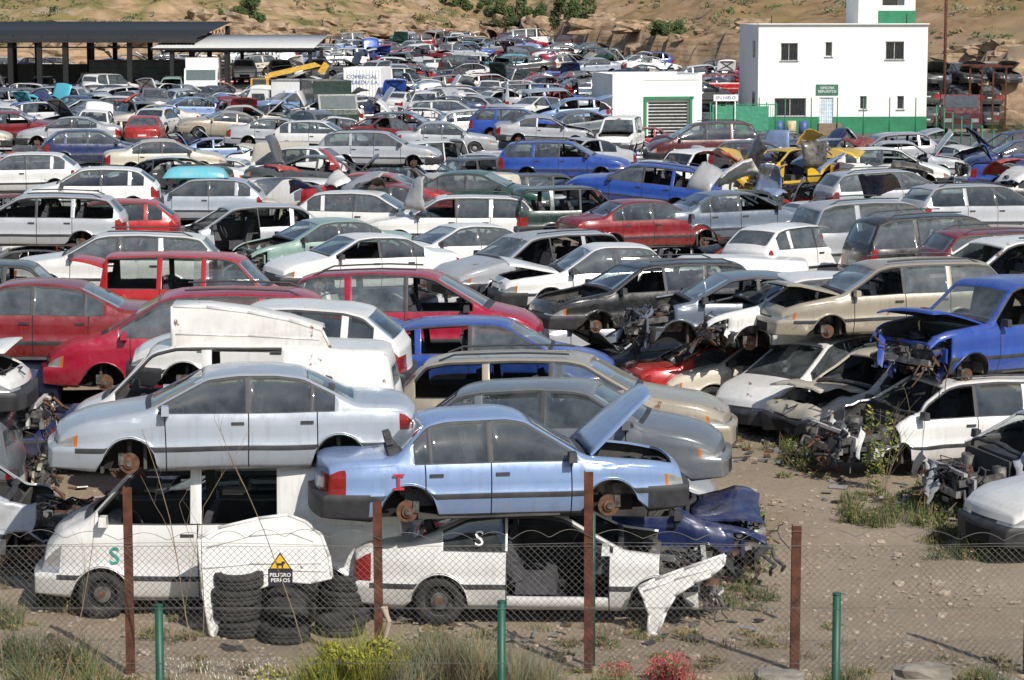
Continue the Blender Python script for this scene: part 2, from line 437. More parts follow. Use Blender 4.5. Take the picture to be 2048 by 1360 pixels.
    m.lathe((P['cowl']-.52,.36,b-.08),[(.17,0),(.19,.012),(.17,.025),(.165,.012),(.17,0)],M_BLK,14,Matrix.Rotation(math.radians(65),3,'Z')@Matrix.Rotation(.4,3,'X'))
    rows=[(P['cowl']-1.1,(-.36,.36),.46)]
    if ty!='van': rows.append((P['cowl']-1.98,(-.33,.33),.58))
    for (x0,yy,wd) in rows:
        for y0 in yy:
            if rr.random()<.15: continue
            m.box((x0+.08,y0,fz+.2),(.5,wd,.2),M_SEAT,top=.92)
            rt=Matrix.Rotation(-.28,3,'Y'); m.box((x0-.22,y0,fz+.52),(.15,wd,.56),M_SEAT,rt,top=.86)
            m.box((x0-.33,y0,fz+.88),(.09,.24,.15),M_SEAT,rt,top=.9)
    if hood!='on' or strip:
        ex0,ex1=P['cowl']+.12,F-.12
        for s_ in (1,-1):
            m.cyl((P['xf']-.05,s_*.52,.45+dz0),(P['xf']-.05,s_*.5,.78+dz0),.12,M_ENG,10)
            m.box(((ex0+ex1)/2,s_*.48,.47+dz0),(ex1-ex0,.08,.14),M_ENG)
        for q in range(30):
            c=(rr.uniform(ex0,ex1),rr.uniform(-.45,.45),rr.uniform(.42,.68)+dz0)
            mt=rr.choice([M_ENG,M_ENG,M_BLK,M_ALU,M_RUST,M_GAP])
            rt=Matrix.Rotation(rr.uniform(0,3),3,'Z')@Matrix.Rotation(rr.uniform(-.3,.3),3,'X')
            if rr.random()<.5: m.box(c,(rr.uniform(.08,.28),rr.uniform(.06,.2),rr.uniform(.06,.18)),mt,rt,top=.85)
            else:
                d=rt@Vector((rr.uniform(.1,.3),0,0)); m.cyl(Vector(c)-d*.5,Vector(c)+d*.5,rr.uniform(.03,.08),mt,8)
        for q in range(14):
            p=Vector((rr.uniform(ex0,ex1),rr.uniform(-.5,.5),rr.uniform(.6,.76)+dz0)); pts=[p]
            for _ in range(5): p=p+Vector((rr.uniform(-.15,.15),rr.uniform(-.15,.15),rr.uniform(-.08,.06))); pts.append(p)
            m.tube(pts,.013,M_BLK,5)
    if strip:
        z0=dz0
        m.box((F-.12,0,.42+z0),(.07,1.15,.10),M_ALU); m.box((F-.22,0,.70+z0),(.06,1.2,.05),M_PAINT)
        m.box((F-.24,0,.52+z0),(.05,.62,.34),M_ENG); m.box((F-.2,.44,.5+z0),(.12,.25,.2),M_BLK); m.box((F-.2,-.44,.55+z0),(.1,.22,.16),M_HEAD)
        for s_ in (1,-1): m.box((F-.45,s_*.62,.62+z0),(.7,.04,.10),M_ENG,Matrix.Rotation(.1,3,'Y')); m.box((F-.3,s_*.66,.55+z0),(.04,.18,.22),M_PAINT)
        for q in range(26):
            p=Vector((F-rr.uniform(.1,.5),rr.uniform(-.7,.7),rr.uniform(.3,.75)+z0)); pts=[p]
            for _ in range(4): p=p+Vector((rr.uniform(-.1,.18),rr.uniform(-.18,.18),rr.uniform(-.16,.08))); pts.append(p)
            m.tube(pts,rr.choice([.008,.014,.024]),rr.choice([M_BLK,M_ENG,M_RUST]),5)
        for q in range(16):
            m.box((F-rr.uniform(.0,.5),rr.uniform(-.75,.75),rr.uniform(.25,.65)+z0),(rr.uniform(.04,.2),rr.uniform(.04,.2),rr.uniform(.01,.06)),rr.choice([M_BLK,M_PAINT,M_ENG,M_ENG,M_RUST,M_ALU]),Matrix.Rotation(rr.uniform(0,3),3,'Z')@Matrix.Rotation(rr.uniform(-.8,.8),3,'X'))
        # torn bent sheet strips
        for q in range(5):
            a=Vector((F-rr.uniform(.1,.6),rr.uniform(-.75,.75),rr.uniform(.45,.8)+z0)); G=[]
            dd=Vector((rr.uniform(.05,.3),rr.uniform(-.3,.3),rr.uniform(-.3,.1)))
            for i in range(5):
                t=i/4; c=a+dd*t+Vector((0,0,-.15*t*t)); G.append([c+Vector((rr.uniform(-.02,.02),-.06,.05)),c+Vector((.03,0,0)),c+Vector((rr.uniform(-.02,.02),.06,-.05))])
            m.sheet(G,M_PAINT)
    def lid(x0,x1,piv,ang,sgn):
        G=[]; n_=8; cz=zt(piv)+.02
        tw=rr.uniform(-.12,.12)
        for q in range(n_+1):
            x=x0+(x1-x0)*q/n_; Z=zt(x); ye=(ys(x,Z)-.05)*.94; row=[]
            for f in (1,.75,.4,0,-.4,-.75,-1):
                X,Y,Zz=deform(x,ye*f,Z+.03*(1-f*f)+tw*f*(q/n_))
                dx,dz=X-piv,Zz-cz; ca,sa=math.cos(ang),math.sin(ang)
                row.append(Vector((piv+dx*ca-dz*sa, Y, cz+dz*ca+dx*sa)) if sgn>0 else Vector((piv+dx*ca+dz*sa, Y, cz+dz*ca-dx*sa)))
            G.append(row)
        ca,sa=math.cos(ang),math.sin(ang)
        nrm=Vector((-sa,0,ca)) if sgn>0 else Vector((sa,0,ca))
        m.sheet(G,M_PAINT,th=tuple(-nrm*.03),mat2=M_PAINT)
        for a_,b2 in (((1,1),(n_-1,5)),((1,5),(n_-1,1)),((n_-1,1),(n_-1,5))):
            m.cyl(G[a_[0]][a_[1]]-nrm*.035,G[b2[0]][b2[1]]-nrm*.035,.025,M_GAP,4)
    if hood=='open': lid(P['cowl']+.03,hoodF,P['cowl']+.03,math.radians(o.get('ang',rr.uniform(42,65))),1)
    if hood=='ajar': lid(P['cowl']+.03,hoodF,P['cowl']+.03,math.radians(rr.uniform(8,22)),1)
    if trunk=='open' and P['lid']: lid(P['lid'],-F+.03,P['lid'],math.radians(60),-1)
    if trunk=='open' and not P['lid']:
        x0,z0=P['rw'][1]-.02,zt(P['rw'][1])
        G=[]
        for q in range(6):
            t_=q/5; row=[]
            for f in (1,.6,0,-.6,-1): row.append(Vector((x0-t_*.75,f*(hw-.2),z0+.05+t_*.28-.05*abs(f)-t_*t_*.12)))
            G.append(row)
        m.sheet(G,M_PAINT,th=.03)
    tyre=[(wr*.62,.0),(wr*.72,-.012),(wr*.95,-.005),(wr,.03),(wr,.14),(wr*.95,.175),(wr*.7,.18)]
    for c,ch in zip((P['xf'],P['xr']),wheels):
        for s_ in (1,-1):
            y0=s_*(hw-.05)
            if ch in'wf':
                zz=wr
                m.lathe((c,y0,zz),[(r,-s_*y) for r,y in tyre],M_TIRE,20)
                m.lathe((c,y0,zz),[(wr*.64,-s_*.0),(wr*.6,-s_*.03),(wr*.5,-s_*.05),(wr*.34,-s_*.015),(wr*.15,-s_*.005),(.001,-s_*.0)],[M_RIM,M_RIM,M_GAP,M_RIM,M_RIM] if ch=='w' else [M_ENG,M_GAP,M_GAP,M_ENG,M_RUST],16,sm=False)
            elif ch=='d':
                m.lathe((c,s_*(hw-.15),wr),[(.001,s_*.055),(.035,s_*.055)],M_ENG,12,sm=False)
                m.lathe((c,s_*(hw-.15),wr),[(.035,s_*.055),(.037,s_*.03),(.07,s_*.028),(.072,s_*.0),(.13,-s_*.002),(.13,-s_*.03),(.04,-s_*.032),(.03,-s_*.3)],[M_ENG,M_RUST,M_RUST,M_RUST,M_ENG,M_ENG,M_ENG],18,sm=False)
                m.box((c+.1,s_*(hw-.18),wr+.05),(.07,.1,.14),M_ENG)
                m.cyl((c,s_*(hw-.3),wr),(c,s_*(hw-.36),wr+.34),.04,M_ENG,8)
            if ch!='n': m.cyl((c,0,wr),(c,s_*(hw-.2),wr),.035,M_ENG,6)
    if 'm' not in miss:
        mx=min(P['ws'][1]-.05,P['win'][1]-.08)
        for s_ in (1,-1): m.box((mx,s_*(hw+.06),b+.07),(.1,.17,.12),M_BLK if blk else M_PAINT,top=.85)
    for g in P['gaps'][1:]:
        for s_ in (1,-1):
            if ty=='van' : continue
            m.box((g+.13,s_*(ys(g,b-.12)+.008),b-.12),(.16,.03,.035),M_BLK)
    if P.get('rails'):
        for s_ in (1,-1):
            yy=s_*(ys(0,zt(-.5))-.1)
            pts=[Vector((x,yy,zt(x)+(.075 if abs(x+.75)<.95 else .02))) for x in (.12,.0,-.5,-1,-1.5,-1.72)]
            m.tube(pts,.016,M_BLK,6)
    me=m.mesh('car_'+ty,CM); CACHE[key]=me; return me
# ---------------------------------------------------------------- colours
C=dict(white=(.78,.78,.76),cream=(.60,.55,.45),silver=(.40,.42,.45),ice=(.36,.41,.48),grey=(.13,.15,.175),dgrey=(.055,.06,.068),black=(.015,.017,.02),blue=(.19,.29,.50),
 rblue=(.02,.075,.38),navy=(.010,.024,.10),red=(.42,.012,.012),dred=(.19,.008,.014),crimson=(.36,.006,.035),maroon=(.085,.012,.018),green=(.008,.055,.038),dgreen=(.010,.032,.028),
 gold=(.36,.32,.25),yellow=(.65,.42,.02),turq=(.10,.50,.62),steel=(.11,.145,.20),lgreen=(.25,.37,.33))
occ=[]
def place(ty,x,y,z,head,col,name=None,tilt=None,scale=1,jit=True,**o):
    me=car_mesh(ty,**o)
    nm=name or ('wrecked_van' if ty in('van','minibus','sidevan') else 'wrecked_car')
    rt=(R.uniform(-.02,.02),R.uniform(-.02,.02),math.radians(head)) if tilt is None else (tilt[0],tilt[1],math.radians(head))
    c=C[col]; k=R.uniform(.88,1.06)
    ob=obj(nm,me,(x,y,z),rot=rt,col=tuple(min(.82,q*k) for q in c)); ob.scale=(scale,)*3
    return ob
def rnd_opts(rr=R,keep=False):
    V_=[dict(),dict(miss='fL,fR,rL'),dict(hood='open',wheels='dd',miss='fR'),dict(hood='none',miss='w,fL,fR',strip=1),dict(miss='b,rL,rR',trunk='open'),dict(wheels='wd',blk=0,rub=0),
        dict(blk=0,miss='w,fB',hood='ajar',wheels='nn'),dict(strip=2,hood='none',doors='fL,fR',blk=0,crush=.5),dict(wheels='ww',blk=0,rub=0),dict(doors='rL,fR',miss='b,fL,rR',wheels='nd'),
        dict(hood='open',strip=1,doors='fR,fL',miss='rR,rL,w',blk=0),dict(hood='open',ang=75,blk=0,miss='fL,fR,rL,rR,b',trunk='open',wheels='nn')]
    return V_[rr.choices(range(12),[1.3,2,2,1.8,1.4,1.5,1.4,1.2,.9,1.3,1.2,1.0])[0]]
def hero(u,v,zb,head,ty,col,under=None,fr=True,uty=None,uo=None,y=None,**o):
    sl_=T[ty]['sill']
    p=gp(u,v,zb+sl_)
    x,yy=p.x*(1+.8/p.y),p.y+.8
    ob=place(ty,x,yy,zb,head,col,**o); occ.append((x,yy,zb))
    if zb>.5 and under!='none':
        uc=under or R.choices(['white','silver','grey','red','navy','cream','dgreen'],[4,3,2,1,1,1,1])[0]
        if zb<1.35: ut=uty or R.choice(['sedan','hatch','coupe','sedan'])
        else: ut=uty or 'wagon'
        k=(zb+sl_)/(1.92 if ut=='van' else (1.70 if ut=='mpv' else (1.50 if ut=='wagon' else 1.43)))
        place(ut,x+R.uniform(-.3,.3),yy+R.uniform(-.1,.2),min(0,0),head+R.uniform(-6,6)+R.choice([0,180]),uc,scale=min(1.04,max(.8,k)),**(uo or rnd_opts()))
    return ob
# ---------------------------------------------------------------- hero cars
A=hero(475,940,1.66,187,'sedan','ice',under='none',tilt=(0,0),rub=1,blk=0,miss='',scale=.945)
B_=hero(460,1203,0,180,'sidevan','white',wheels='fd',miss='fL,rL,w',rub=1,blk=0,tilt=(0,0))
Cc=hero(997,1038,1.16,9,'oldsedan','blue',under='none',hood='open',ang=48,wheels='dd',tilt=(0,0))
D=hero(1085,1222,0,-3,'coupe','white',hood='none',strip=2,doors='fR',wheels='nf',miss='w,fR',blk=0,tilt=(0,0))
hero(1235,1150,0,-6,'hatch','navy',hood='ajar',miss='w,fR,b',strip=1,crush=.5)
hero(1145,968,.93,-8,'hatch','grey',under='none',rub=0,blk=0,wheels='dd',miss='')
hero(1130,902,.95,-6,'wagon','gold',under='silver',blk=0,wheels='dd',miss='fL,rR')
Hv=hero(470,955,1.02,182,'sidevan','white',under='silver',wheels='dd',miss='fL,fR,rL,rR,w',blk=1)
hero(545,786,1.6,176,'hatch','white',under='white',uty='van')
hero(390,775,1.2,184,'mpv','crimson',under='red',uty='wagon',blk=0,rub=0)
hero(60,722,1.6,184,'sedan','dred',under='navy',uty='van')
hero(830,715,1.0,-5,'mpv','crimson',under='silver',miss='fL,fR,rL,b',blk=1,wheels='dd')
hero(985,800,.82,-4,'hatch','rblue',under='white',miss='b,rR,rL',trunk='open')
hero(395,660,.8,-4,'minibus','red',under='white',miss='rR,b',scale=.86,trunk='open')
hero(-190,890,.9,2,'sedan','white',under='white',uty='sedan',uo=dict(strip=2,hood='none',crush=.8),hood='none',strip=2,crush=.7)
hero(-150,1010,.0,6,'hatch','cream',strip=2,hood='none',crush=.8,miss='w,fL,fR')
hero(-120,1120,.0,2,'wagon','silver',strip=2,hood='none',crush=.6,miss='w,fL,fR')
hero(-230,830,1.5,-2,'hatch','white',under='grey',uty='van',hood='open',ang=25)
# right block
hero(1985,745,1.16,215,'suv','rblue',under='none',hood='ajar',strip=1,miss='fL,fR',wheels='dn')
hero(1885,925,0,200,'wagon','white',hood='none',strip=2,miss='fL,w',crush=.8,wheels='nd')
hero(2105,1008,0,196,'hatch','silver',hood='none',strip=2,miss='fL,w',crush=1,wheels='nd')
hero(2225,1092,0,200,'hatch','white',blk=1,wheels='dd')
hero(2010,636,1.2,205,'mpv','white',under='white',strip=1,hood='none',miss='fL,w')
hero(1765,664,1.5,194,'wagon','gold',under='none',hood='ajar',blk=0,miss='fL,fR',wheels='dd',scale=.93)
hero(1640,835,0,222,'mpv','white',scale=.92,blk=1,wheels='ww')
hero(1775,862,0,214,'wagon','cream',crush=.5,hood='ajar',wheels='nd',miss='w,fL')
hero(1510,812,0,198,'hatch','cream',blk=1,wheels='wd')
hero(1595,696,1.15,195,'hatch','white',under='none',strip=1,hood='on',wheels='dd')
hero(1290,655,1.15,201,'wagon','black',under='grey',hood='none',wheels='dd',miss='fL',scale=.93)
hero(1485,688,1.15,188,'sedan','steel',under='red',strip=2,hood='none',wheels='nd',miss='fR,fL,rL')
hero(1200,612,1.15,192,'oldsedan','white',under='silver',blk=1,hood='ajar',miss='')
hero(1060,583,1.15,212,'wagon','silver',under='white',miss='fL,rL',doors='fL',scale=.93)
hero(725,578,1.15,206,'sedan','white',under='white',miss='fL',scale=.93)
hero(925,552,1.15,205,'sedan','white',under='silver',scale=.93)
hero(650,540,1.15,207,'sedan','lgreen',under='white',strip=1,hood='none',scale=.93)
hero(480,518,1.15,200,'hatch','silver',under='white',doors='fL',strip=2,hood='none',miss='w,fL,rL')
hero(1440,655,.1,182,'van','white',scale=.9)
hero(1465,479,1.15,20,'sedan','steel',under='red',miss='fL,fR',wheels='dn')
hero(1290,497,1.0,22,'sedan','dred',under='silver',miss='')
hero(1165,470,1.0,14,'suv','dgreen',under='white',miss='b,fL,fR,rL,rR',doors='fR',scale=.9)
hero(1600,560,.9,42,'hatch','white',under='red',trunk='on')
hero(1765,528,1.15,22,'mpv','silver',under='white',blk=0)
hero(1890,562,1.05,18,'mpv','black',under='grey',blk=0)
hero(2050,582,1.1,14,'wagon','dred',under='grey')
hero(1970,468,1.15,20,'wagon','silver',under='white'); hero(1790,430,1.15,16,'wagon','silver',under='grey')
hero(760,432,1.15,-5,'sedan','red',under='white',miss='fR'); hero(950,428,1.15,-10,'sedan','green',under='silver')
hero(790,455,.9,0,'sedan','dred',under='grey')
hero(1405,319,1.05,186,'mpv','maroon',under='maroon',uty='wagon'); hero(1240,303,1.0,-100,'suv','white',under='rblue',hood='none')
hero(905,250,.95,-5,'wagon','white',under='grey')
hero(190,325,1.15,10,'hatch','navy',under='silver'); hero(140,290,1.15,186,'sedan','silver',under='white'); hero(290,287,1.15,95,'sedan','red',under='white')
hero(185,421,1.15,186,'hatch','white',under='white'); hero(40,384,1.15,184,'hatch','white',under='silver')
pod=hero(400,440,.7,184,'hatch','ice',under='grey'); hero(210,498,.8,185,'hatch','red',under='white'); hero(70,492,1.15,184,'wagon','silver',under='grey',miss='fL,rL')
hero(230,586,.95,184,'wagon','white',under='silver'); hero(40,660,.85,4,'suv','dgreen',under='grey',miss='fR,rR,b',scale=.9)
hero(1570,372,1.1,215,'hatch','yellow',under='red',strip=2,hood='none',crush=1,miss='w,fL,fR,rL,b',doors='fL,fR'); hero(1780,372,1.15,-5,'hatch','white',under='silver',doors='fR')
hero(1130,356,1.15,-8,'wagon','rblue',under='white',miss='fR'); hero(760,331,1.15,-5,'wagon','silver',under='grey'); hero(640,302,1.15,-8,'hatch','white',under='silver')
hero(740,480,1.0,-8,'hatch','white',under='silver')
hero(900,490,.9,184,'wagon','white',under='white',miss='fL'); hero(330,345,1.0,10,'sedan','cream',under='red')
# turquoise roof box
m=MB(); G=[]
for i in range(13):
    t=i/12*2-1; row=[]
    for j in range(9):
        s=j/8*2-1; row.append(Vector((t*1.0,s*.42,.32*max(0,1-abs(t)**5)**.5*max(0,1-abs(s)**4)**.5)))
    G.append(row)
m.sheet(G,M_PAINT,th=.02); m.box((0,0,.02),(1.7,.6,.05),M_BLK); pl_=pod.location
obj('roof_cargo_box',m.mesh('roof_cargo_box',CM),(pl_.x-.1,pl_.y,pl_.z+1.47),math.radians(4),C['turq'])
# ---------------------------------------------------------------- terrain function
YB=[(-300,185),(-60,188),(-30,205),(-16,236),(-4,262),(3,256),(7,228),(13,208),(20,196),(26,180),(31,165),(40,152),(300,130)]
def yb(x):
    for (a,p),(c,q) in zip(YB[:-1],YB[1:]):
        if x<=c: 
            t=max(0,(x-a)/(c-a)); return p+(q-p)*t
    return YB[-1][1]
def hgt(x,y):
    g=2.3*sstep(150,245,y)
    d=y-yb(x)+3.5*noise.noise(Vector((x*.07,y*.05,0)))
    if d<0: return g
    bh=3.2+1.3*noise.noise(Vector((x*.05,3,0)))+ (1.2 if x>16 else 0)
    e=d/2.6
    z=g+bh*min(1,e)
    ex=max(0,d-4)
    z+=.065*ex+.0006*ex*ex if ex<120 else .065*ex+.0006*120*120
    z+=min(1,d/3)*(1.0*noise.fractal(Vector((x*.07,y*.07,1)),.8,2,5)+.5*noise.fractal(Vector((x*.45,y*.45,2)),.7,2,4))
    if ex>10 and x<12:
        st=3.0; zz=z/st; fr=zz-math.floor(zz); z=st*(math.floor(zz)+sstep(.0,1,min(1,fr*1.6)))*.6+z*.4
    return z
# ---------------------------------------------------------------- automatic rows
wc=['white','cream','silver','ice','grey','dgrey','black','blue','rblue','navy','red','dred','crimson','maroon','green','dgreen','gold','steel','turq','yellow','lgreen']
ww=[31,3,12,5,8,6,6,3,4,8,9,8,3,4,3,2,3,5,.6,.3,.8]
def excluded(x,y):
    if y>yb(x)-3.0: return True
    if 12<x<32 and 122<y<163: return True
    if 4<x<12.5 and 128<y<150: return True
    if x>19.3+(y-105)*.05 and 100<y<165: return True
    if -50<x<-12 and 166<y<192: return True
    if y<49: return True
    return False
def panel_mesh(seed):
    r_=random.Random(seed); m=MB(); G=[]; L_=r_.uniform(.8,1.2); W_=r_.uniform(.5,1.2); b1=r_.uniform(-.25,.25); b2=r_.uniform(-.2,.2)
    for i in range(9):
        t=i/8-.5; row=[]
        for j in range(9):
            s=j/8-.5; row.append(Vector((t*L_,s*W_*(1-.2*t),b1*t*t*2+b2*t*s*3-.25*s*s+.05*noise.noise(Vector((t*6,s*6,seed)))-(.08 if i in(0,8) else 0))))
        G.append(row)
    m.sheet(G,M_PAINT,th=.02,mat2=M_PAINT); return m.mesh('body_panel',CM)
panels=[panel_mesh(k) for k in range(10)]
def loose(x,y,z,col,steep=1.0):
    o=obj('loose_body_panel',R.choice(panels),(x,y,z),col=C[col]); o.rotation_euler=(R.gauss(0,.5)*steep,R.gauss(0,.6)*steep,R.uniform(0,6.28))
y=49.0; nfill=0
while y<258:
    half=.2*y+5; x=-half+R.uniform(0,3)
    rowdir=R.choice([0,180,190,10,20,200,-15])
    far=y>140
    while x<half:
        hd=rowdir+R.gauss(0,11)
        if R.random()<.3: hd+=180
        step=4.7
        if R.random()<(.36 if far else .17): hd=R.choice([-90,90,-70,110,50,-130])+R.uniform(-12,12); step=2.9
        xx=x+R.uniform(-.4,.4); yy=y+R.uniform(-.6,.6)
        ok=not excluded(xx,yy); lvl=2 if R.random()<(.6 if not far else .66) else 1
        if 12<xx<30 and 100<yy<123: lvl=1
        if 4<xx<12.5 and 108<yy<129: lvl=1
        if xx>1 and yy>175: lvl=1 if R.random()<.75 else 2
        for hx,hy,hz in occ:
            if abs(hx-xx)<4.0 and abs(hy-yy)<2.2: ok=False
            if abs(hx-xx)<4.6 and 0<hy-yy<10: lvl=1
        if ok:
            base=2.3*sstep(150,245,yy); z=base
            for l in range(lvl):
                ty=R.choices(['sedan','hatch','wagon','mpv','coupe','oldsedan','suv','van','minibus'],[8,9,2.6,.8,3,4,.6,.5,.3])[0]
                col=R.choices(wc,ww)[0]
                if ty in('van','minibus') or lvl==1 and ty in('suv','mpv') and 12<xx<30 and yy>100: col=R.choice(['white','white','cream','silver']); 
                if yy>100 and 12<xx<30 and yy<123 and ty in('van','minibus','suv','mpv'): ty='hatch'
                place(ty,xx+R.uniform(-.3,.3),yy,z-(.18 if l else 0),hd+R.gauss(0,7)*l,col,tilt=(R.gauss(0,.04)*l,R.gauss(0,.05)*l,0),**rnd_opts())
                nfill+=1
                z+={'sedan':1.36,'hatch':1.38,'wagon':1.45,'mpv':1.64,'coupe':1.31,'oldsedan':1.34,'suv':1.74,'van':1.88,'minibus':1.88}[ty]-.05
                if ty in('mpv','suv','van','minibus'): break
            if R.random()<.08: loose(xx+R.uniform(-1,1),yy,z+.10,R.choices(wc,ww)[0],.35)
        x+=step
    y+=2.9 if not far else 2.7
for k in range(34):
    p=gp(R.uniform(1440,1720),R.uniform(335,385),1.3); loose(p.x,p.y,1.3+R.uniform(0,1.3),R.choice(['yellow','yellow','yellow','black','black','red','white','blue','dred']),1.0)
for k in range(8):
    p=gp(R.uniform(560,860),R.uniform(380,480),1.3); loose(p.x,p.y,2.3+R.uniform(0,.4),R.choice(['white','silver','black','red']),.7)
for k in range(9):
    p=gp(R.uniform(1400,2040),R.uniform(400,460),1.3); loose(p.x,p.y,2.3+R.uniform(0,.4),R.choice(['white','silver','black','red','white']),.6)
print('fill',nfill,'protos',len(CACHE))
# ---------------------------------------------------------------- ground material
def ground_mat():
    m,t,b=newmat('ground_soil'); tc=N(t,'ShaderNodeTexCoord'); v=tc.outputs['Object']; ge=N(t,'ShaderNodeNewGeometry')
    n1=noisetex(t,.35,6,v); n2=noisetex(t,9,8,v,.7); n3=noisetex(t,60,4,v,.7)
    c=mix(t,ramp(t,n1,.35,.65),(.30,.235,.165),(.40,.325,.24))
    c=mix(t,math2(t,'MULTIPLY',ramp(t,n2,.45,.72),.65),c,(.20,.155,.11))
    c=mix(t,math2(t,'MULTIPLY',ramp(t,n3,.5,.7),.45),c,(.46,.41,.34))
    sp=N(t,'ShaderNodeSeparateXYZ'); t.links.new(v,sp.inputs[0])
    hillf=ramp(t,math2(t,'DIVIDE',sp.outputs['Y'],400),.40,.46)
    sn=N(t,'ShaderNodeSeparateXYZ'); t.links.new(ge.outputs['Normal'],sn.inputs[0])
    rock=mix(t,ramp(t,noisetex(t,.8,8,v,.7),.35,.65),(.34,.215,.12),(.46,.34,.225))
    mp=N(t,'ShaderNodeMapping'); mp.inputs['Scale'].default_value=(.25,.25,2.6); t.links.new(v,mp.inputs[0])
    rock=mix(t,math2(t,'MULTIPLY',ramp(t,noisetex(t,1,6,mp.outputs[0],.7),.48,.62),.8),rock,(.15,.095,.06))
    gr=mix(t,ramp(t,noisetex(t,.12,7,v,.65),.42,.58),(.22,.185,.07),(.30,.205,.12))
    gr=mix(t,ramp(t,noisetex(t,.5,8,v,.7),.48,.60),gr,(.11,.11,.04))
    gr=mix(t,ramp(t,noisetex(t,.23,8,v,.7),.54,.64),gr,(.36,.28,.20))
    gx=ramp(t,math2(t,'ADD',math2(t,'DIVIDE',sp.outputs['X'],80),.5),.40,.66)
    gr=mix(t,math2(t,'MULTIPLY',gx,.5),gr,(.30,.185,.11))
    hc=mix(t,ramp(t,sn.outputs['Z'],.80,.95),rock,gr)
    c=mix(t,hillf,c,hc)
    t.links.new(c,b.inputs['Base Color']); b.inputs['Roughness'].default_value=.95; b.inputs['Specular IOR Level'].default_value=.15
    bp=N(t,'ShaderNodeBump'); bp.inputs['Strength'].default_value=.7; bp.inputs['Distance'].default_value=.06
    t.links.new(math2(t,'ADD',n2,math2(t,'MULTIPLY',n3,.5)),bp.inputs['Height']); t.links.new(bp.outputs[0],b.inputs['Normal'])
    return m
def frange(a,b,s):
    o=[]
    while a<b: o.append(a); a+=s
    return o
gxs=frange(-500,-90,40)+frange(-90,90,1.0)+frange(90,520,40)
gys=frange(-60,15,15)+frange(15,50,.7)+frange(50,140,5)+frange(140,200,1.0)+frange(200,340,.8)+frange(340,900,20)
m=MB(); gid=[]
for yy in gys:
    row=[]
    for xx in gxs:
        z=hgt(xx,yy) if yy>120 else (.05*noise.noise(Vector((xx*.5,yy*.5,0))) if yy<60 else 0)
        row.append(m.vt((xx,yy,z)))
    gid.append(row)
for i in range(len(gys)-1):
    for j in range(len(gxs)-1): m.fc((gid[i][j],gid[i][j+1],gid[i+1][j+1],gid[i+1][j]),0)
obj('ground',m.mesh('ground',[ground_mat()]))
asph=simple('asphalt',(.10,.10,.10),.9,0,.25,1.5,.3,40); whitep=simple('road_paint',(.6,.6,.58),.8)
m=MB(); m.sheet([[(12,152,.03),(12,100,.03)],[(60,152,.03),(60,100,.03)]],0)
obj('asphalt_yard',m.mesh('asphalt_yard',[asph]))
m=MB()
for k in range(4):
    a=Vector((22+k*2.6,112,.036)); b_=Vector((23.5+k*2.6,128,.036)); d=Vector((.12,0,0)); m.fc([m.vt(a),m.vt(a+d),m.vt(b_+d),m.vt(b_)],0,False)
obj('parking_markings',m.mesh('parking_markings',[whitep]))
# ---------------------------------------------------------------- buildings
wall_w=simple('white_render',(.80,.80,.78),.85,0,.05,1.2,.15,20); green=simple('green_paint',(.02,.19,.09),.6,0,.2,2)
dglass=simple('window_glass',(.03,.035,.04),.12,0,.3); fr_m=simple('window_frame',(.55,.56,.56),.5); dkgreen=simple('sign_green',(.04,.15,.10),.5); lett=simple('sign_letter',(.8,.8,.78),.6)
blueshut=simple('shutter_blue',(.42,.55,.66),.5,0,.1); grille=simple('black_grille',(.02,.02,.022),.5); conc=simple('concrete_block',(.22,.23,.235),.9,0,.2,3,.3,10)
def wallfront(mb,x0,x1,z0,z1,y,th,ops,mat):
    X=sorted({x0,x1,*[q for o in ops for q in o[:2]]}); Z=sorted({z0,z1,*[q for o in ops for q in o[2:4]]})
    for a,b_ in zip(X[:-1],X[1:]):
        for c,d in zip(Z[:-1],Z[1:]):
            xm,zm=(a+b_)/2,(c+d)/2
            if any(o[0]<xm<o[1] and o[2]<zm<o[3] for o in ops): continue
            mb.box((xm,y+th/2,zm),(b_-a,th,d-c),mat)
def window(par,name,x0,x1,z0,z1,y,bars=0,mullion=1):
    m=MB(); m.box(((x0+x1)/2,y+.16,(z0+z1)/2),(x1-x0,.02,z1-z0),0)
    f=.05
    for xx in [x0+f/2,x1-f/2]+([(x0+x1)/2] if mullion else []): m.box((xx,y+.12,(z0+z1)/2),(f,.05,z1-z0),1)
    for zz in (z0+f/2,z1-f/2): m.box(((x0+x1)/2,y+.121,zz),(x1-x0-2*f,.05,f),1)
    for k in range(bars):
        xx=x0+(x1-x0)*(k+.5)/bars; m.cyl((xx,y-.03,z0),(xx,y-.03,z1),.014,2,5)
    if bars:
        for zz in (z0+.06,z1-.06): m.box(((x0+x1)/2,y-.03,zz),(x1-x0,.02,.03),2)
    m.box(((x0+x1)/2,y-.02,z0-.03),(x1-x0+.12,.08,.05),3)
    obj(name,m.mesh(name,[dglass,fr_m,grille,conc]),parent=par)
ob_=empty('office_building',(14.35,150,0),math.radians(3))
k34=34.1
def ox(u): return (u-1024)/k34-14.35
def oz(v): return 7.3-(v-16)/k34
ops=[(ox(1558),ox(1592),oz(120),oz(85)),(ox(1647),ox(1661),oz(112),oz(83)),(ox(1768),ox(1805),oz(118),oz(82)),(ox(1547),ox(1610),oz(230),oz(194)),(ox(1637),ox(1665),0.02,oz(193)),(ox(1718),ox(1732),oz(217),oz(190)),(ox(1793),ox(1807),oz(217),oz(190))]
m=MB(); W_=9.95; Ht=6.35
wallfront(m,0,W_,0,Ht,0,.25,ops,0)
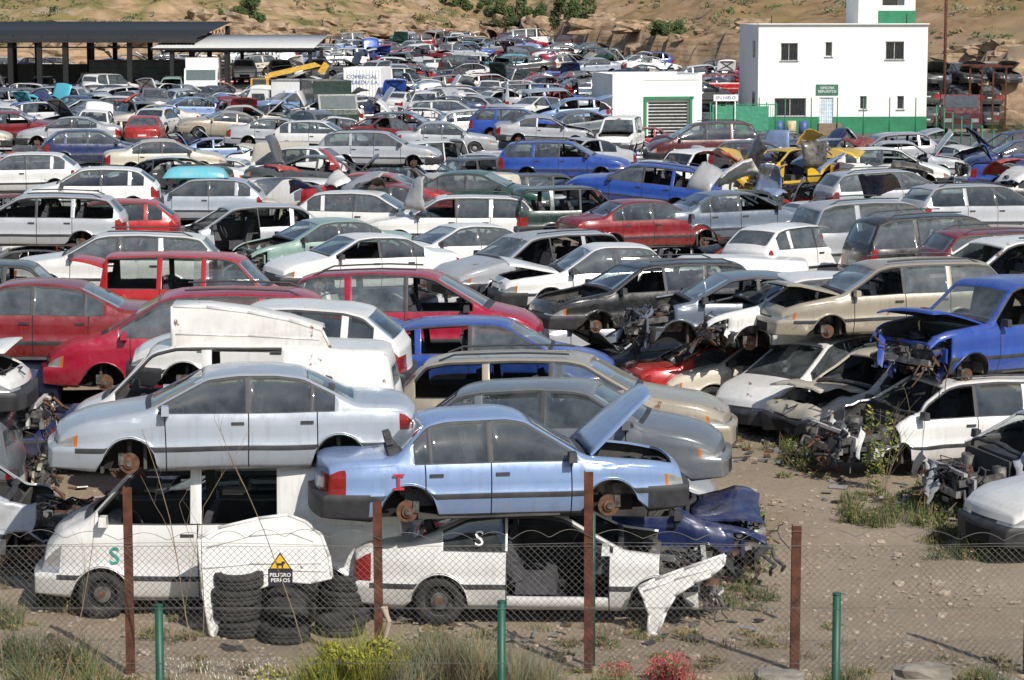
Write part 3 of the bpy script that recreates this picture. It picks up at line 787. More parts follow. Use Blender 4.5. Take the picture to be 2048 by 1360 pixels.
m.box((.125,3.9,Ht/2),(.25,7.3,Ht),0); m.box((W_-.125,3.9,Ht/2),(.25,7.3,Ht),0); m.box((W_/2,7.7,Ht/2),(W_,.25,Ht),0); m.box((W_/2,3.9,Ht-.5),(W_-.5,7.3,.2),0)
m.box((W_/2,4,2.9),(W_-.6,7.2,.15),0)
obj('walls',m.mesh('walls',[wall_w]),parent=ob_)
m=MB(); gb=oz(231)
for a,b_ in ((-.03,ops[4][0]),(ops[4][1],W_+.03)): m.box(((a+b_)/2,-.015,gb/2),(b_-a,.03,gb),0)
m.box((-.015,3.9,gb/2),(.03,7.8,gb),0); m.box((W_+.015,3.9,gb/2),(.03,7.8,gb),0)
obj('green_dado',m.mesh('green_dado',[green]),parent=ob_)
for i,(a,b_,c,d) in enumerate(ops):
    if i==4:
        m=MB(); m.box(((a+b_)/2,.12,(c+d)/2),(b_-a,.05,d-c),0)
        for q in range(6): m.box((a+(b_-a)*(q+.5)/6,.08,(c+d)/2),(.03,.02,d-c),1)
        for q in range(9): m.box(((a+b_)/2,.085,c+(d-c)*(q+.5)/9),(b_-a,.02,.025),1)
        obj('door',m.mesh('door',[blueshut,lett]),parent=ob_)
    else: window(ob_,'window_%d'%(i+1),a,b_,c,d,0,bars=(7 if i in(0,2) else (10 if i==3 else 0)),mullion=(i in(0,2,3)))
m=MB(); xm=(ox(1632)+ox(1672))/2; zm=(oz(168)+oz(187))/2; m.box((xm,-.03,zm),(1.3,.05,.62),0); obj('office_sign',m.mesh('office_sign',[dkgreen]),parent=ob_)
text('office_sign_text','OFICINA\nREPUESTOS',.21,lett,ob_,(xm,-.06,zm-.0))
for yy,zz in ((1.7,4.9),(1.7,1.9)):
    m=MB(); m.box((-.012,yy,zz),(.03,.8,1.0),0); m.box((-.02,yy,zz),(.04,.05,1.0),1); m.box((-.02,yy,zz+.5),(.05,.9,.06),1); m.box((-.02,yy,zz-.5),(.05,.9,.06),1); obj('side_window',m.mesh('side_window',[dglass,fr_m]),parent=ob_)
m=MB(); tx0,tx1=ox(1722)-.0,ox(1837); wallfront(m,tx0,tx1,Ht,Ht+3,1.5,.2,[(ox(1770),ox(1815),Ht+1.1,Ht+2.2)],0); m.box((tx0+.1,3.6,Ht+1.5),(.2,3.8,3),0); m.box((tx1-.1,3.6,Ht+1.5),(.2,3.8,3),0); m.box(((tx0+tx1)/2,3.6,Ht+3.06),(tx1-tx0+.2,4.2,.12),0)
m.box(((ox(1762)+tx1)/2,1.48,Ht+.4),(tx1-ox(1762),.03,.8),1); m.box(((tx0+tx1)/2,2.2,Ht+1.6),(1.5,.05,1.1),2)
obj('roof_tower',m.mesh('roof_tower',[wall_w,green,dglass]),parent=ob_)
m=MB(); m.box((W_/2,-.01,Ht+.03),(W_+.1,.34,.06),0); m.cyl((8.8,.6,Ht),(8.8,.6,Ht+.6),.03,1); m.cyl((.9,1,Ht),(.9,1,Ht+.5),.03,1); obj('parapet',m.mesh('parapet',[wall_w,grille]),parent=ob_)
# garage building
gb_=empty('white_garage_building',(5.35,139.5,0),math.radians(10))
m=MB(); GW=5.1; GH=3.75
wallfront(m,1.7,GW,0,2.9,0,.2,[(2.1,4.3,0.02,2.2)],0); m.box((GW/2+.85,.1,3.3),(GW-1.7,.2,.8),0); m.box((.85,-.4,GH/2),(1.7,.2,GH),0)
m.box((.1,2.2,GH/2),(.2,5,GH),0); m.box((1.6,-.1,GH/2),(.2,.6,GH),0); m.box((GW-.1,2.6,GH/2),(.2,4.8,GH-.02),0); m.box((GW/2,4.9,GH/2),(GW,.2,GH-.02),0); m.box((GW/2,2.3,GH-.25),(GW-.4,4.7,.15),0)
obj('walls',m.mesh('walls',[wall_w]),parent=gb_)
m=MB(); m.box((3.2,.12,1.1),(2.2,.05,2.2),2)
for q in range(12): m.box((3.2,.08,.1+q*.18),(2.2,.03,.05),1)
m.box((3.0,-.12,2.45),(3.2,.2,.14),0)
for xx in (1.45,1.9,4.45): m.box((xx,-.15,1.25),(.14,.14,2.5),0)
m.box((.85,-.52,.8),(1.2,.03,1.6),1); obj('green_gate_frame',m.mesh('green_gate_frame',[green,fr_m,grille]),parent=gb_)
m=MB()
for k in range(8):
    x=10.6+k*.5; m.cyl((x,137.2,0),(x,137.2,2.3),.035,0,6)
for zz in (.2,1.1,2.2): m.box((12.4,137.2,zz),(3.6,.03,.05),0)
for k in range(32): m.box((10.6+k*.115,137.22,1.2),(.025,.02,2.0),0)
m.box((12.2,137.16,1.3),(3.0,.03,1.6),1)
obj('green_fence',m.mesh('green_fence',[green,simple('green_netting',(.05,.25,.15),.8)]))
sg=empty('ice_sign',(11.4,137,2.55)); m=MB(); m.box((0,0,0),(1.3,.04,.34),0); m.cyl((-.5,.03,-2.5),(-.5,.03,.1),.03,0); m.cyl((.5,.03,-2.5),(.5,.03,.1),.03,0); obj('board',m.mesh('board',[lett]),parent=sg); text('ice_text','EN HIELO',.24,simple('blue_letter',(.05,.12,.3),.5),sg,(0,-.03,0))
m=MB()
for k in range(9):
    yy=104+k*5; x=20.6+k*.4; m.cyl((x,yy,0),(x,yy,1.9),.04,0,6)
for zz in (.3,1.0,1.8): m.cyl((20.6,104,zz),(23.8,144,zz),.012,0,4)
for k in range(8): m.cyl((20.6+k*2.2,104-k*1.5,0),(20.6+k*2.2,104-k*1.5,1.9),.03,0,6)
for k in range(40): m.cyl((20.6+k*.4,104-k*.27,.05),(20.6+k*.4,104-k*.27,1.8),.008,0,3)
obj('green_fence',m.mesh('green_fence',[green]))
m=MB()
for k in range(7): m.cyl((14.2+k*1.5,147.6,0),(14.2+k*1.5,147.6,2.2),.035,0,6)
obj('green_fence_posts',m.mesh('green_fence_posts',[green]))
# a few pallets / drums against the office wall
m=MB()
for k in range(3): m.cyl((15.4+k*.7,147.9,0),(15.4+k*.7,147.9,.85),.28,k%2,12)
m.box((18.3,148.0,.35),(1.3,.7,.7),2); m.box((13.6,146.5,.7),(1.6,.8,1.4),1)
obj('oil_drums',m.mesh('oil_drums',[simple('drum_blue',(.05,.1,.25),.5),simple('drum_cream',(.5,.42,.25),.6),simple('crate',(.2,.15,.1),.8)]))
rust=simple('rusty_steel',(.10,.035,.02),.9,.2,.5,8,.3,30)
m=MB(); p=(gp(1863,262,0).x+.2,150.5); m.cyl((p[0],p[1],0),(p[0],p[1],9),.09,0,8); obj('rusty_pole',m.mesh('rusty_pole',[rust]))
m=MB()
for x in (27.6,29.0): 
    for yy in (151,155): m.box((x,yy,1.9),(.1,.1,3.8),0)
    m.box((x,153,3.8),(.1,4.2,.1),0)
for yy in (151,155): m.box((28.2,yy,3.9),(2.4,.1,.1),0)
obj('rusty_gantry',m.mesh('rusty_gantry',[rust]))
for k,x in enumerate((25.6,27.5,29.4)): place('sedan',x,158,2.55,-80+k*8,'dgrey',hood='open') ; place('hatch',x,158,1.3,80,'black'); place('wagon',x,158,-.05,80,'dgrey')
# ---------------------------------------------------------------- trucks
def truck_mesh(cargo=True,box=(3.6,2.1,2.1)):
    m=MB(); 
    m.box((-.6,0,.75),(6.2,.9,.2),4)
    pr=[(1.55,.55),(1.55,2.35),(2.75,2.4),(3.15,1.6),(3.3,1.35),(3.3,.55)]
    for s_ in (1,-1): m.fc([m.vt((x,s_*1.05,z)) for x,z in (pr if s_<0 else pr[::-1])],0,False)
    for i in range(len(pr)):
        a,b_=pr[i],pr[(i+1)%len(pr)]
        q=[m.vt((a[0],-1.05,a[1])),m.vt((a[0],1.05,a[1])),m.vt((b_[0],1.05,b_[1])),m.vt((b_[0],-1.05,b_[1]))]; m.fc(q,0,False)
    m.box((2.99,0,1.99),(.02,1.85,.72),1,Matrix.Rotation(-math.atan2(.4,.8),3,'Y'))
    for s_ in (1,-1): m.box((2.25,s_*1.06,1.85),(.85,.02,.6),1); m.box((3.31,s_*.75,.95),(.03,.4,.22),2); m.box((1.8,s_*1.06,1.3),(.02,.02,1.4),4); m.box((2.75,s_*1.06,1.3),(.02,.02,1.2),4)
    m.box((3.31,0,1.15),(.03,1.0,.25),3); m.box((3.36,0,.62),(.14,2.1,.25),3)
    if cargo:
        L_,Wd,Hh=box; m.box((1.4-L_/2-.05,0,.95+Hh/2),(L_,Wd,Hh),0)
        for zz in (.98,.95+Hh-.03):
            for s_ in (1,-1): m.box((1.35-L_/2,s_*(Wd/2+.02),zz),(L_+.04,.05,.1),5)
        for s_ in (1,-1): m.box((1.35-L_,s_*(Wd/2),.95+Hh/2),(.08,.08,Hh),5)
    for x in (2.3,-1.6):
        for s_ in (1,-1):
            m.lathe((x,s_*.95,.45),[(.25,0),(.42,0),(.45,s_*-.05),(.45,s_*-.2),(.3,s_*-.24)],3,16); m.lathe((x,s_*.94,.45),[(.26,0),(.1,s_*.02),(.001,s_*.03)],5,12)
    return m
tm=[CM[M_PAINT],CM[M_GLASS],CM[M_HEAD],CM[M_BLK],CM[M_GAP],CM[M_ALU]]
tme=truck_mesh().mesh('box_truck',tm); tcab=truck_mesh(False).mesh('truck_cab',tm)
p=gp(403,170,2.4); obj('box_truck',tme,(p.x,p.y+1,1.1),math.radians(-86),C['white'])
p=gp(590,205,2.0); obj('box_truck',tme,(p.x,p.y,.7),math.radians(172),C['white']).scale=(.85,.85,.85)
p=gp(655,215,2.0); obj('box_truck',tme,(p.x,p.y,.4),math.radians(-75),C['dgreen'])
obj('truck',tcab,(25.9,149.5,0),math.radians(-95),C['maroon']); 
ct=empty('cargo_container',(gp(750,150,3).x,158,1.5),math.radians(-6)); m=MB(); m.box((0,0,1.1),(2.3,4.2,2.2),0)
for k in range(12): m.box((-1.08+k*.196,-2.12,1.1),(.06,.04,2.0),0)
obj('shell',m.mesh('shell',[wall_w]),parent=ct); bl=simple('container_letter',(.12,.2,.36),.6)
text('container_text','COMERCIAL\nFOLREDU S.A.',.34,bl,ct,(0,-2.16,1.5))
yel=simple('machine_yellow',(.50,.30,.03),.6,0,.3); 
m=MB(); m.box((0,0,2.6),(3.6,.4,.3),0,Matrix.Rotation(-.22,3,'Y'),top=.8); m.box((-2.0,0,1.6),(1.2,1.6,1.0),0,top=.9); m.box((-2.0,-.81,1.8),(.8,.03,.6),1); m.box((-1.6,0,.55),(3.0,2.1,.7),2); m.cyl((-.5,0,2),(1.1,0,2.6),.08,3); m.box((1.9,0,2.7),(.4,.6,.7),0,Matrix.Rotation(.6,3,'Y'))
obj('excavator',m.mesh('excavator',[yel,CM[M_GLASS],CM[M_BLK],CM[M_ALU]]),(-13.4,157,.95),.1)
# ---------------------------------------------------------------- sheds
blk_s=simple('black_steel',(.014,.014,.016),.6,.2,.3); roofm=simple('sheet_roof_dark',(.02,.021,.024),.6,.1,.3,2); roofl=simple('sheet_roof_light',(.55,.55,.53),.6,.1,.12,2)
def corr(m,x0,x1,y0,y1,z0,z1,mat,th=.04,step=.12):
    n=int((x1-x0)/step); G=[]
    for i in range(n+1):
        x=x0+(x1-x0)*i/n; dz=.03 if i%2 else 0; G.append([(x,y0,z0+dz),(x,(y0+y1)/2,(z0+z1)/2+dz),(x,y1,z1+dz)])
    m.sheet(G,mat,th=th)
sh=empty('steel_shed',(0,0,0)); m=MB(); corr(m,-52,-20.6,168,190,5.35,6.3,0); m.box((-36.3,167.95,5.2),(31.4,.12,.28),0)
obj('roof',m.mesh('roof',[roofm]),parent=sh)
m=MB()
for x in (-50,-45.5,-41,-36.6,-32.8,-30.9,-29.2,-25,-20.9):
    for yy,zz in ((168.4,5.1),(178,5.6),(189.5,6.0)): m.box((x,yy,zz/2),(.32,.32,zz),0)
    m.box((x,179,5.2),(.12,21,.12),0)
    for k in range(10): 
        ya=168.5+k*2.1; m.cyl((x,ya,5.2),(x,ya+1.05,5.5+.04*k),.03,0,4); m.cyl((x,ya+1.05,5.5+.04*k),(x,ya+2.1,5.2),.03,0,4)
m.box((-36,168.5,4.75),(31,.1,.1),0)
for k in range(30): m.cyl((-51+k*1.02,168.5,4.75),(-50.5+k*1.02,168.5,5.1),.03,0,4)
obj('frame',m.mesh('frame',[blk_s]),parent=sh)
m=MB(); m.box((-40,190.2,1.6),(24,.2,3.2),0); m.box((-24.8,176,1.9),(8.2,.2,3.8),0)
for k in range(9): m.box((-24.8,175.88,.3+k*.42),(8.2,.03,.02),1)
obj('block_wall',m.mesh('block_wall',[conc,grille]),parent=sh)
sh2=empty('canopy_shed',(0,0,0)); m=MB(); corr(m,-23.2,-12.7,165.5,178,4.75,5.45,0,.03); m.box((-17.95,165.45,4.68),(10.5,.08,.14),1); obj('roof',m.mesh('roof',[roofl,blk_s]),parent=sh2)
m=MB()
for x in (-21.9,-18.4,-13.0):
    for yy in (165.8,175.6): m.box((x,yy,2.3),(.24,.24,4.6),0)
m.box((-17.9,170,4.5),(10,.1,.2),0); m.box((-17.9,175.6,4.5),(10,.1,.2),0)
for x in (-19.5,-16,-13.2): m.box((x,175,2.0),(.1,.1,4),0)
obj('frame',m.mesh('frame',[blk_s]),parent=sh2)
for k in range(9):
    for l in range(2):
        x=-50+k*3.1; place(R.choice(['sedan','hatch']),x,172,.1+l*1.2,-85+R.uniform(-8,8),R.choice(['white','silver','grey','blue']),**rnd_opts())
for k in range(4):
    for l in range(3): place(R.choice(['sedan','hatch']),-20.2+k*2.4,171,.1+l*1.2,-85+R.uniform(-8,8),R.choice(['white','silver','grey','dgrey']),**rnd_opts())
for k in range(15): place(R.choice(['sedan','hatch','wagon']),-40+k*2.2,165.2-(1 if k>8 else 0),.55,-86+R.uniform(-8,8),R.choice(['white','dgrey','grey','navy','silver','black']),**rnd_opts())
# ---------------------------------------------------------------- rocks
rockm=simple('rock',(.30,.215,.14),.95,0,.45,1.6,.9,4); rockg=simple('grey_rock',(.22,.20,.17),.95,0,.3,3,.6,12)
def rock(m,c,s,seed,mat=0,n=2,rough=1.0):
    la,lo=(10,14) if n>1 else (5,7); ids=[]
    for i in range(la+1):
        th=math.pi*i/la; row=[]
        for j in range(lo):
            ph=2*math.pi*j/lo; d=Vector((math.sin(th)*math.cos(ph),math.sin(th)*math.sin(ph),math.cos(th)))
            k=1+.45*rough*noise.noise(d*1.2+Vector((seed,0,0)))+.25*rough*noise.noise(d*2.6+Vector((seed,5,0)))+.12*rough*noise.noise(d*6+Vector((seed,9,0)))
            q=Vector((max(-.72,min(.72,d.x)),max(-.72,min(.72,d.y)),max(-.6,min(.66,d.z))))
            row.append(m.vt((c[0]+q.x*s[0]*k*1.25,c[1]+q.y*s[1]*k*1.25,c[2]+q.z*s[2]*k*1.25)))
        ids.append(row)
    for i in range(la):
        for j in range(lo):
            q=(j+1)%lo; m.fc((ids[i][j],ids[i+1][j],ids[i+1][q],ids[i][q]),mat,False)
m=MB()
for k in range(80):
    x=R.choice([R.uniform(-38,-8),R.uniform(-38,-8),R.uniform(-38,40)]); yy=yb(x)+R.uniform(1,9); s=R.uniform(.3,1.3); rock(m,(x,yy,hgt(x,yy)-s*.1),(s*R.uniform(.9,2.0),s,s*.7),k*3.1,rough=1.3)
for k in range(20):
    x=R.uniform(-7,4); yy=yb(x)+R.uniform(0,4); s=R.uniform(.7,1.3); rock(m,(x,yy,hgt(x,yy)+s*.1),(s*1.2,s,s*.85),k*7.1)
obj('hillside_boulders',m.mesh('hillside_boulders',[rockm]))
for (x,yy,s) in ((31.0,159,2.4),(33,164,3.2),(29.9,152.5,.9)):
    m=MB(); rock(m,(0,0,s*.5),(s*1.1,s,s*.9),x,rough=.8); obj('boulder',m.mesh('boulder',[rockm]),(x,yy,0))
m=MB()
for (x0,x1,yy) in ((-27,-3,318),(-22,2,300),(-35,-12,335),(12,34,250)):
    x=x0
    while x<x1:
        for l in range(3):
            y1=yy+2*math.sin(x*.2); rock(m,(x+R.uniform(-.1,.1),y1,hgt(x,y1)+.1+l*.32),(.35,.25,.22),x+l,0,1)
        x+=.55
obj('dry_stone_wall',m.mesh('dry_stone_wall',[simple('dark_stone',(.10,.075,.055),.95)]))
# ---------------------------------------------------------------- vegetation
def leafm(n,c,v=.45): return simple(n,c,.8,0,v,2.5,0)
lf1=leafm('foliage_green',(.045,.075,.02)); lf2=leafm('foliage_yellow',(.28,.27,.03),.3); lf3=leafm('foliage_sage',(.17,.19,.12),.3); lf4=leafm('foliage_weed',(.07,.105,.025)); lf5=leafm('flower_red',(.36,.05,.07),.5); stem=simple('dry_stem',(.20,.15,.10),.9)
lf6=leafm('foliage_dry',(.22,.16,.08)); wf=simple('flower_white',(.7,.7,.6),.8)
def leaves(m,c,r,n,sz,mats,rr=R,up=0):
    cl=[(Vector((rr.gauss(0,.45),rr.gauss(0,.45),rr.uniform(.1,.9))),rr.uniform(.25,.5)) for _ in range(9)]
    for i in range(n):
        q,k=rr.choice(cl); d=Vector((rr.gauss(0,1),rr.gauss(0,1),rr.gauss(0,1))); d.normalize(); d*=k*rr.uniform(.5,1)
        p=Vector((c[0]+(q.x+d.x)*r[0],c[1]+(q.y+d.y)*r[1],c[2]+max(.02,q.z+d.z*.7)*r[2]))
        a=Vector((rr.gauss(0,1),rr.gauss(0,1),rr.gauss(0,1)+up)); a.normalize(); b_=a.orthogonal().normalized(); s=sz*rr.uniform(.6,1.4)
        m.fc((m.vt(p-a*s),m.vt(p+b_*s*.4),m.vt(p+a*s),m.vt(p-b_*s*.4)),rr.choice(mats),False)
vm=[lf1,lf2,lf3,lf4,lf5,stem,lf6,wf]
m=MB()
for k in range(1500):
    x=R.uniform(-48,48); yy=yb(x)+R.uniform(3,75)
    if noise.noise(Vector((x*.09,yy*.09,4)))<-.12: continue
    s=.22+.75*R.random()**2.2+(.6 if R.random()<.04 else 0)
    leaves(m,(x,yy,hgt(x,yy)-.1),(s*1.4,s,s*.8),int(16+60*s),.10+.06*s,R.choice([[0],[0,6],[2,0],[6],[0,3],[6,0],[6,2]]))
obj('hillside_shrubs',m.mesh('hillside_shrubs',vm))
for (u,yy,s,h) in ((1142,236,2.0,4.4),(1030,258,1.9,3.4),(1078,250,1.5,2.6),(500,232,2.2,2.6),(1000,262,1.5,2.4),(1330,214,1.2,1.5),(460,226,1.4,1.6),(920,285,1.8,2.2),(980,292,1.8,2.2)):
    x=(u-1024)/FPX*yy; yy=max(yy,yb(x)+3.2); x=(u-1024)/FPX*yy; m=MB()
    for q in range(5): m.cyl((0,0,-.3),(R.uniform(-.6,.6)*s,R.uniform(-.4,.4),h*.7),.07,5,5,.02)
    leaves(m,(0,0,0),(s*.9,s*.9,h*.85),3200,.15,[0,0,0,3]); obj('bush',m.mesh('bush',vm),(x,yy,hgt(x,yy)-.4))
def blades(m,c,r,n,h,mats,rr=R,lean=.35):
    for i in range(n):
        a=rr.uniform(0,6.28); q=r*math.sqrt(rr.random()); p=Vector((c[0]+q*math.cos(a),c[1]+q*math.sin(a),c[2]))
        hh=h*rr.uniform(.4,1.25); t=Vector((rr.gauss(0,lean)*hh,rr.gauss(0,lean)*hh,hh)); w_=Vector((math.cos(a+1),math.sin(a+1),0))*.005
        mid=p+t*.55+Vector((0,0,hh*.08)); mt=rr.choice(mats); m.fc((m.vt(p-w_),m.vt(p+w_),m.vt(mid+w_*.7),m.vt(mid-w_*.7)),mt,False); m.fc((m.vt(mid-w_*.7),m.vt(mid+w_*.7),m.vt(p+t)),mt,False)
def plant(name,u,v,fn):
    p=gp(u,v,0); m=MB(); fn(m); return obj(name,m.mesh(name,vm),(p.x,p.y,0))
def yb_bush(m):
    blades(m,(0,0,0),.38,1000,.62,[1,1,3],lean=.45); leaves(m,(0,0,.05),(.46,.3,.62),3200,.022,[1,1,1,3],up=1)
plant('yellow_flowering_bush',720,1392,yb_bush); plant('yellow_flowering_bush',640,1400,lambda m:(blades(m,(0,0,0),.3,500,.42,[1,3]),leaves(m,(0,0,0),(.34,.3,.4),1500,.02,[1,1,3],up=1)))
for u,v,h in ((860,1390,.6),(930,1395,.62),(1010,1400,.5),(800,1400,.5),(1070,1402,.4)):
    plant('sage_grass',u,v,lambda m:(blades(m,(0,0,0),.3,1300,h,[2,2,6],lean=.3)))
def redb(m): leaves(m,(0,0,0),(.46,.25,.36),2000,.02,[4,4,4,6,3],up=.6); blades(m,(0,0,0),.3,300,.3,[6,4])
plant('red_flowering_bush',1350,1378,redb)
for u,v,h in ((40,1330,.4),(150,1345,.4),(0,1250,.28),(120,1215,.22),(190,1400,.4),(60,1400,.5),(1500,1398,.25),(1700,1400,.35),(1980,1390,.3),(330,1400,.25),(1230,1395,.3),(440,1400,.2)):
    plant('weed_clump',u,v,lambda m:(blades(m,(0,0,0),.3,380,h,[6,3,3,2]),leaves(m,(0,0,0),(.3,.3,h*.7),500,.022,[3,6],up=1)))
m=MB()
def weedzone(us,vs,n,h,mats):
    for k in range(n):
        p=gp(R.uniform(*us),R.uniform(*vs),0); hh=h*R.uniform(.3,1.2)
        blades(m,p,.16,35,hh,mats); 
        if R.random()<.6: leaves(m,p,(.15,.15,hh*.8),60,.028,mats,up=.5)
weedzone((1690,1960),(985,1060),70,.26,[3,0,3,6]); weedzone((1850,2060),(1060,1130),55,.24,[3,0,6]); weedzone((1560,1640),(880,960),30,.28,[3,0,6]); weedzone((820,1700),(1255,1300),40,.11,[3,6,6]); weedzone((0,420),(1060,1290),60,.13,[3,6,6]); weedzone((-50,2100),(1310,1400),90,.1,[6,3,6]); weedzone((1350,1560),(860,900),14,.15,[3,6]); weedzone((1400,1540),(1120,1230),24,.16,[3,0,6]); weedzone((1980,2060),(262,270),20,.8,[3,0])
for k in range(260):
    p=gp(R.uniform(330,600),R.uniform(1335,1400),0); a=.008; m.fc([m.vt((p.x-a,p.y,.10+R.random()*.08)),m.vt((p.x,p.y-a,.12)),m.vt((p.x+a,p.y,.10)),m.vt((p.x,p.y+a,.13))],7,False)
obj('yard_weeds',m.mesh('yard_weeds',vm))
def twig(m,p,d,L_,r,dep):
    n=6; pts=[Vector(p)]; d=Vector(d).normalized()
    for i in range(n):
        d=(d+Vector((R.gauss(0,.09),R.gauss(0,.06),R.gauss(0,.05)))).normalized(); q=pts[-1]+d*L_/n; m.cyl(pts[-1],q,r*(1-i/n*.6),5,4,r*(1-(i+1)/n*.6),cap=False); pts.append(q)
        if dep and R.random()<.6: twig(m,q,d+Vector((R.gauss(0,.6),R.gauss(0,.3),R.uniform(-.1,.3))),L_*R.uniform(.25,.5),r*.5,dep-1)
for (u,v,L_,dx) in ((395,1405,3.0,-.12),(640,1400,2.9,-.25),(110,1405,2.1,.25),(380,1395,2.2,.3),(12,1395,2.4,0)):
    p=gp(u,v,0); m=MB(); twig(m,(0,0,0),(dx,0,1),L_,.009,2); obj('dry_shrub',m.mesh('dry_shrub',vm),(p.x,p.y,0))
for (u,v,h) in ((1770,985,1.3),(1520,1150,.9)):
    p=gp(u,v,0); m=MB()
    for q in range(5): twig(m,(0,0,0),(R.gauss(0,.25),0,1),h,.007,1)
    leaves(m,(0,0,0),(.3,.3,h),500,.035,[3,1,3]); obj('green_sapling',m.mesh('green_sapling',vm),(p.x,p.y,0))
m=MB()
for k in range(3800):
    p=gp(R.uniform(-60,2110),R.uniform(860,1420),0)
    s=R.uniform(.008,.028)*(1 if R.random()<.95 else 2.2); rock(m,(p.x,p.y,s*.3),(s*1.3,s,s*.7),k,0,1)
obj('gravel_stones',m.mesh('gravel_stones',[simple('stone',(.34,.28,.215),.95)]))
for (u,v,s) in ((1560,1385,.2),(1845,1380,.26),(1740,1395,.12),(2010,1388,.15)):
    p=gp(u,v,0); m=MB(); rock(m,(0,0,s*.4),(s*1.4,s,s*.8),u,rough=.7); obj('rock',m.mesh('rock',[rockg]),(p.x,p.y,0))
m=MB()
for k in range(330):
    z=R.random()
    if z<.35: p=gp(R.uniform(1400,1640),R.uniform(840,930),0)
    elif z<.5: p=gp(R.uniform(1640,2040),R.uniform(940,1060),0)
    elif z<.8: p=gp(R.uniform(0,240),R.uniform(960,1180),0)
    else: p=gp(R.uniform(780,1560),R.uniform(1190,1290),0)
    m.box((p.x,p.y,R.uniform(.01,.05)),(R.uniform(.03,.3),R.uniform(.02,.14),R.uniform(.005,.04)),R.choice([M_BLK,M_ENG,M_PAINT,M_ALU,M_RUST,M_ENG]),Matrix.Rotation(R.uniform(0,3),3,'Z')@Matrix.Rotation(R.gauss(0,.25),3,'X'))
obj('scrap_debris',m.mesh('scrap_debris',CM),col=(.3,.3,.3))
# ---------------------------------------------------------------- tyres
def tyre(c,rot=None,r=.30,name='car_tyre'):
    m=MB(); w_=.19
    pr=[(r*.62,-w_*.38),(r*.7,-w_*.5),(r*.93,-w_*.48),(r,-w_*.32),(r,-w_*.14),(r*.975,-w_*.12),(r*.975,-w_*.08),(r,-w_*.06),(r,w_*.06),(r*.975,w_*.08),(r*.975,w_*.12),(r,w_*.14),(r,w_*.32),(r*.93,w_*.48),(r*.7,w_*.5),(r*.62,w_*.38),(r*.66,0),(r*.62,-w_*.38)]
    m.lathe((0,0,0),pr,0,28,Matrix.Rotation(math.pi/2,3,'X')); o=obj(name,m.mesh(name,[CM[M_TIRE]]),c); 
    if rot: o.rotation_euler=rot
def stack(u,v,n,lean=0):
    p=gp(u,v,0)
    for k in range(n): tyre((p.x+R.uniform(-.045,.045)+lean*k,p.y+R.uniform(-.03,.03),.1+k*.19),(R.uniform(-.05,.05),R.uniform(-.05,.05),0),R.choice([.27,.29,.3]))
stack(480,1268,4,-.005); stack(695,1240,3); stack(640,1228,2)
p=gp(570,1280,0); tyre((p.x,p.y,.1),(0,.03,0)); tyre((p.x+.05,p.y+.12,.30),(-.55,.1,0)); tyre((p.x-.05,p.y+.5,.34),(-.9,.3,0)); tyre((p.x+.62,p.y+.35,.1)); 
p=gp(1120,1190,.0); tyre((p.x,p.y-.1,.33),(-.5,0,.1))
def outline_panel(name,pts,org,loc,rot,scale,recess=None,depth=0):
    P_=[((x-org[0])/scale,(org[1]-z)/scale) for x,z in pts]; m=MB(); m.slab(P_,.03,M_PAINT)
    n=len(P_)
    for i in range(n):
        a,b2=P_[i],P_[(i+1)%n]; m.cyl((a[0],.012,a[1]),(b2[0],.012,b2[1]),.022,M_PAINT,6)
    if recess:
        for q in recess: 
            for a,b2 in zip(q,q[1:]): m.cyl(((a[0]-org[0])/scale,-.003,(org[1]-a[1])/scale),((b2[0]-org[0])/scale,-.003,(org[1]-b2[1])/scale),.012,M_PAINT,5)
    if depth:
        top=P_[:depth[0]]
        m.sheet([[Vector((x,.01,z)),Vector((x,depth[1]*.33,z+.05)),Vector((x,depth[1]*.66,z+.05)),Vector((x,depth[1],z-.02))] for x,z in top],M_PAINT,th=.02)
    o=obj(name,m.mesh(name,CM),loc,col=C['white']); o.rotation_euler=rot; return o
wp=gp(530,1275,0)
outline_panel('loose_van_panel',[(402,1082),(440,1062),(520,1044),(575,1038),(610,1052),(640,1078),(655,1120),(660,1160),(620,1170),(560,1165),(500,1185),(455,1215),(432,1272),(424,1268),(410,1180)],(530,1275),(wp.x,wp.y,.0),(-.18,0,math.radians(3)),166,
   [[(418,1100),(500,1078),(580,1072),(625,1090)],[(412,1140),(500,1132),(640,1132)],[(425,1240),(440,1200),(490,1160),(560,1145),(650,1148)]])
fp=gp(1300,1285,0)
outline_panel('loose_fender',[(1280,1188),(1312,1172),(1370,1150),(1452,1120),(1450,1140),(1425,1162),(1390,1178),(1352,1205),(1334,1238),(1318,1282),(1298,1282),(1302,1245),(1292,1215)],(1300,1285),(fp.x,fp.y+.35,0.0),(-.1,0,math.radians(-4)),172,[[(1290,1196),(1350,1172),(1430,1146)]])
# loose roof section standing on the white van
hp=Hv.location
outline_panel('loose_roof_panel',[(413,606),(480,608),(560,618),(640,634),(705,654),(722,690),(600,694),(413,690)],(560,692),(hp.x+.25,hp.y-.55,hp.z+1.86),(-.06,0,math.radians(2)),150,[[(420,660),(560,664),(700,672)]],depth=(5,1.1))
redp=simple('red_spray',(.45,.03,.05),.8); whp=simple('white_spray',(.75,.75,.75),.8); tealp=simple('teal_spray',(.03,.33,.28),.8)
m=MB()
for (x,z,w_,h) in ((0,0,.035,.15),(0,.08,.13,.03),(0,-.08,.13,.03)): m.box((x,0,z),(w_,.004,h),0)
o=obj('sprayed_mark',m.mesh('sprayed_mark',[redp]),parent=Cc); o.location=(-1.30,-.835,.68)
text('sprayed_s','S',.26,whp,D,(-.72,-.80,1.06),(math.radians(74),0,0))
text('sprayed_s','S',.30,tealp,B_,(1.28,.845,.78),(math.pi/2,0,math.pi))
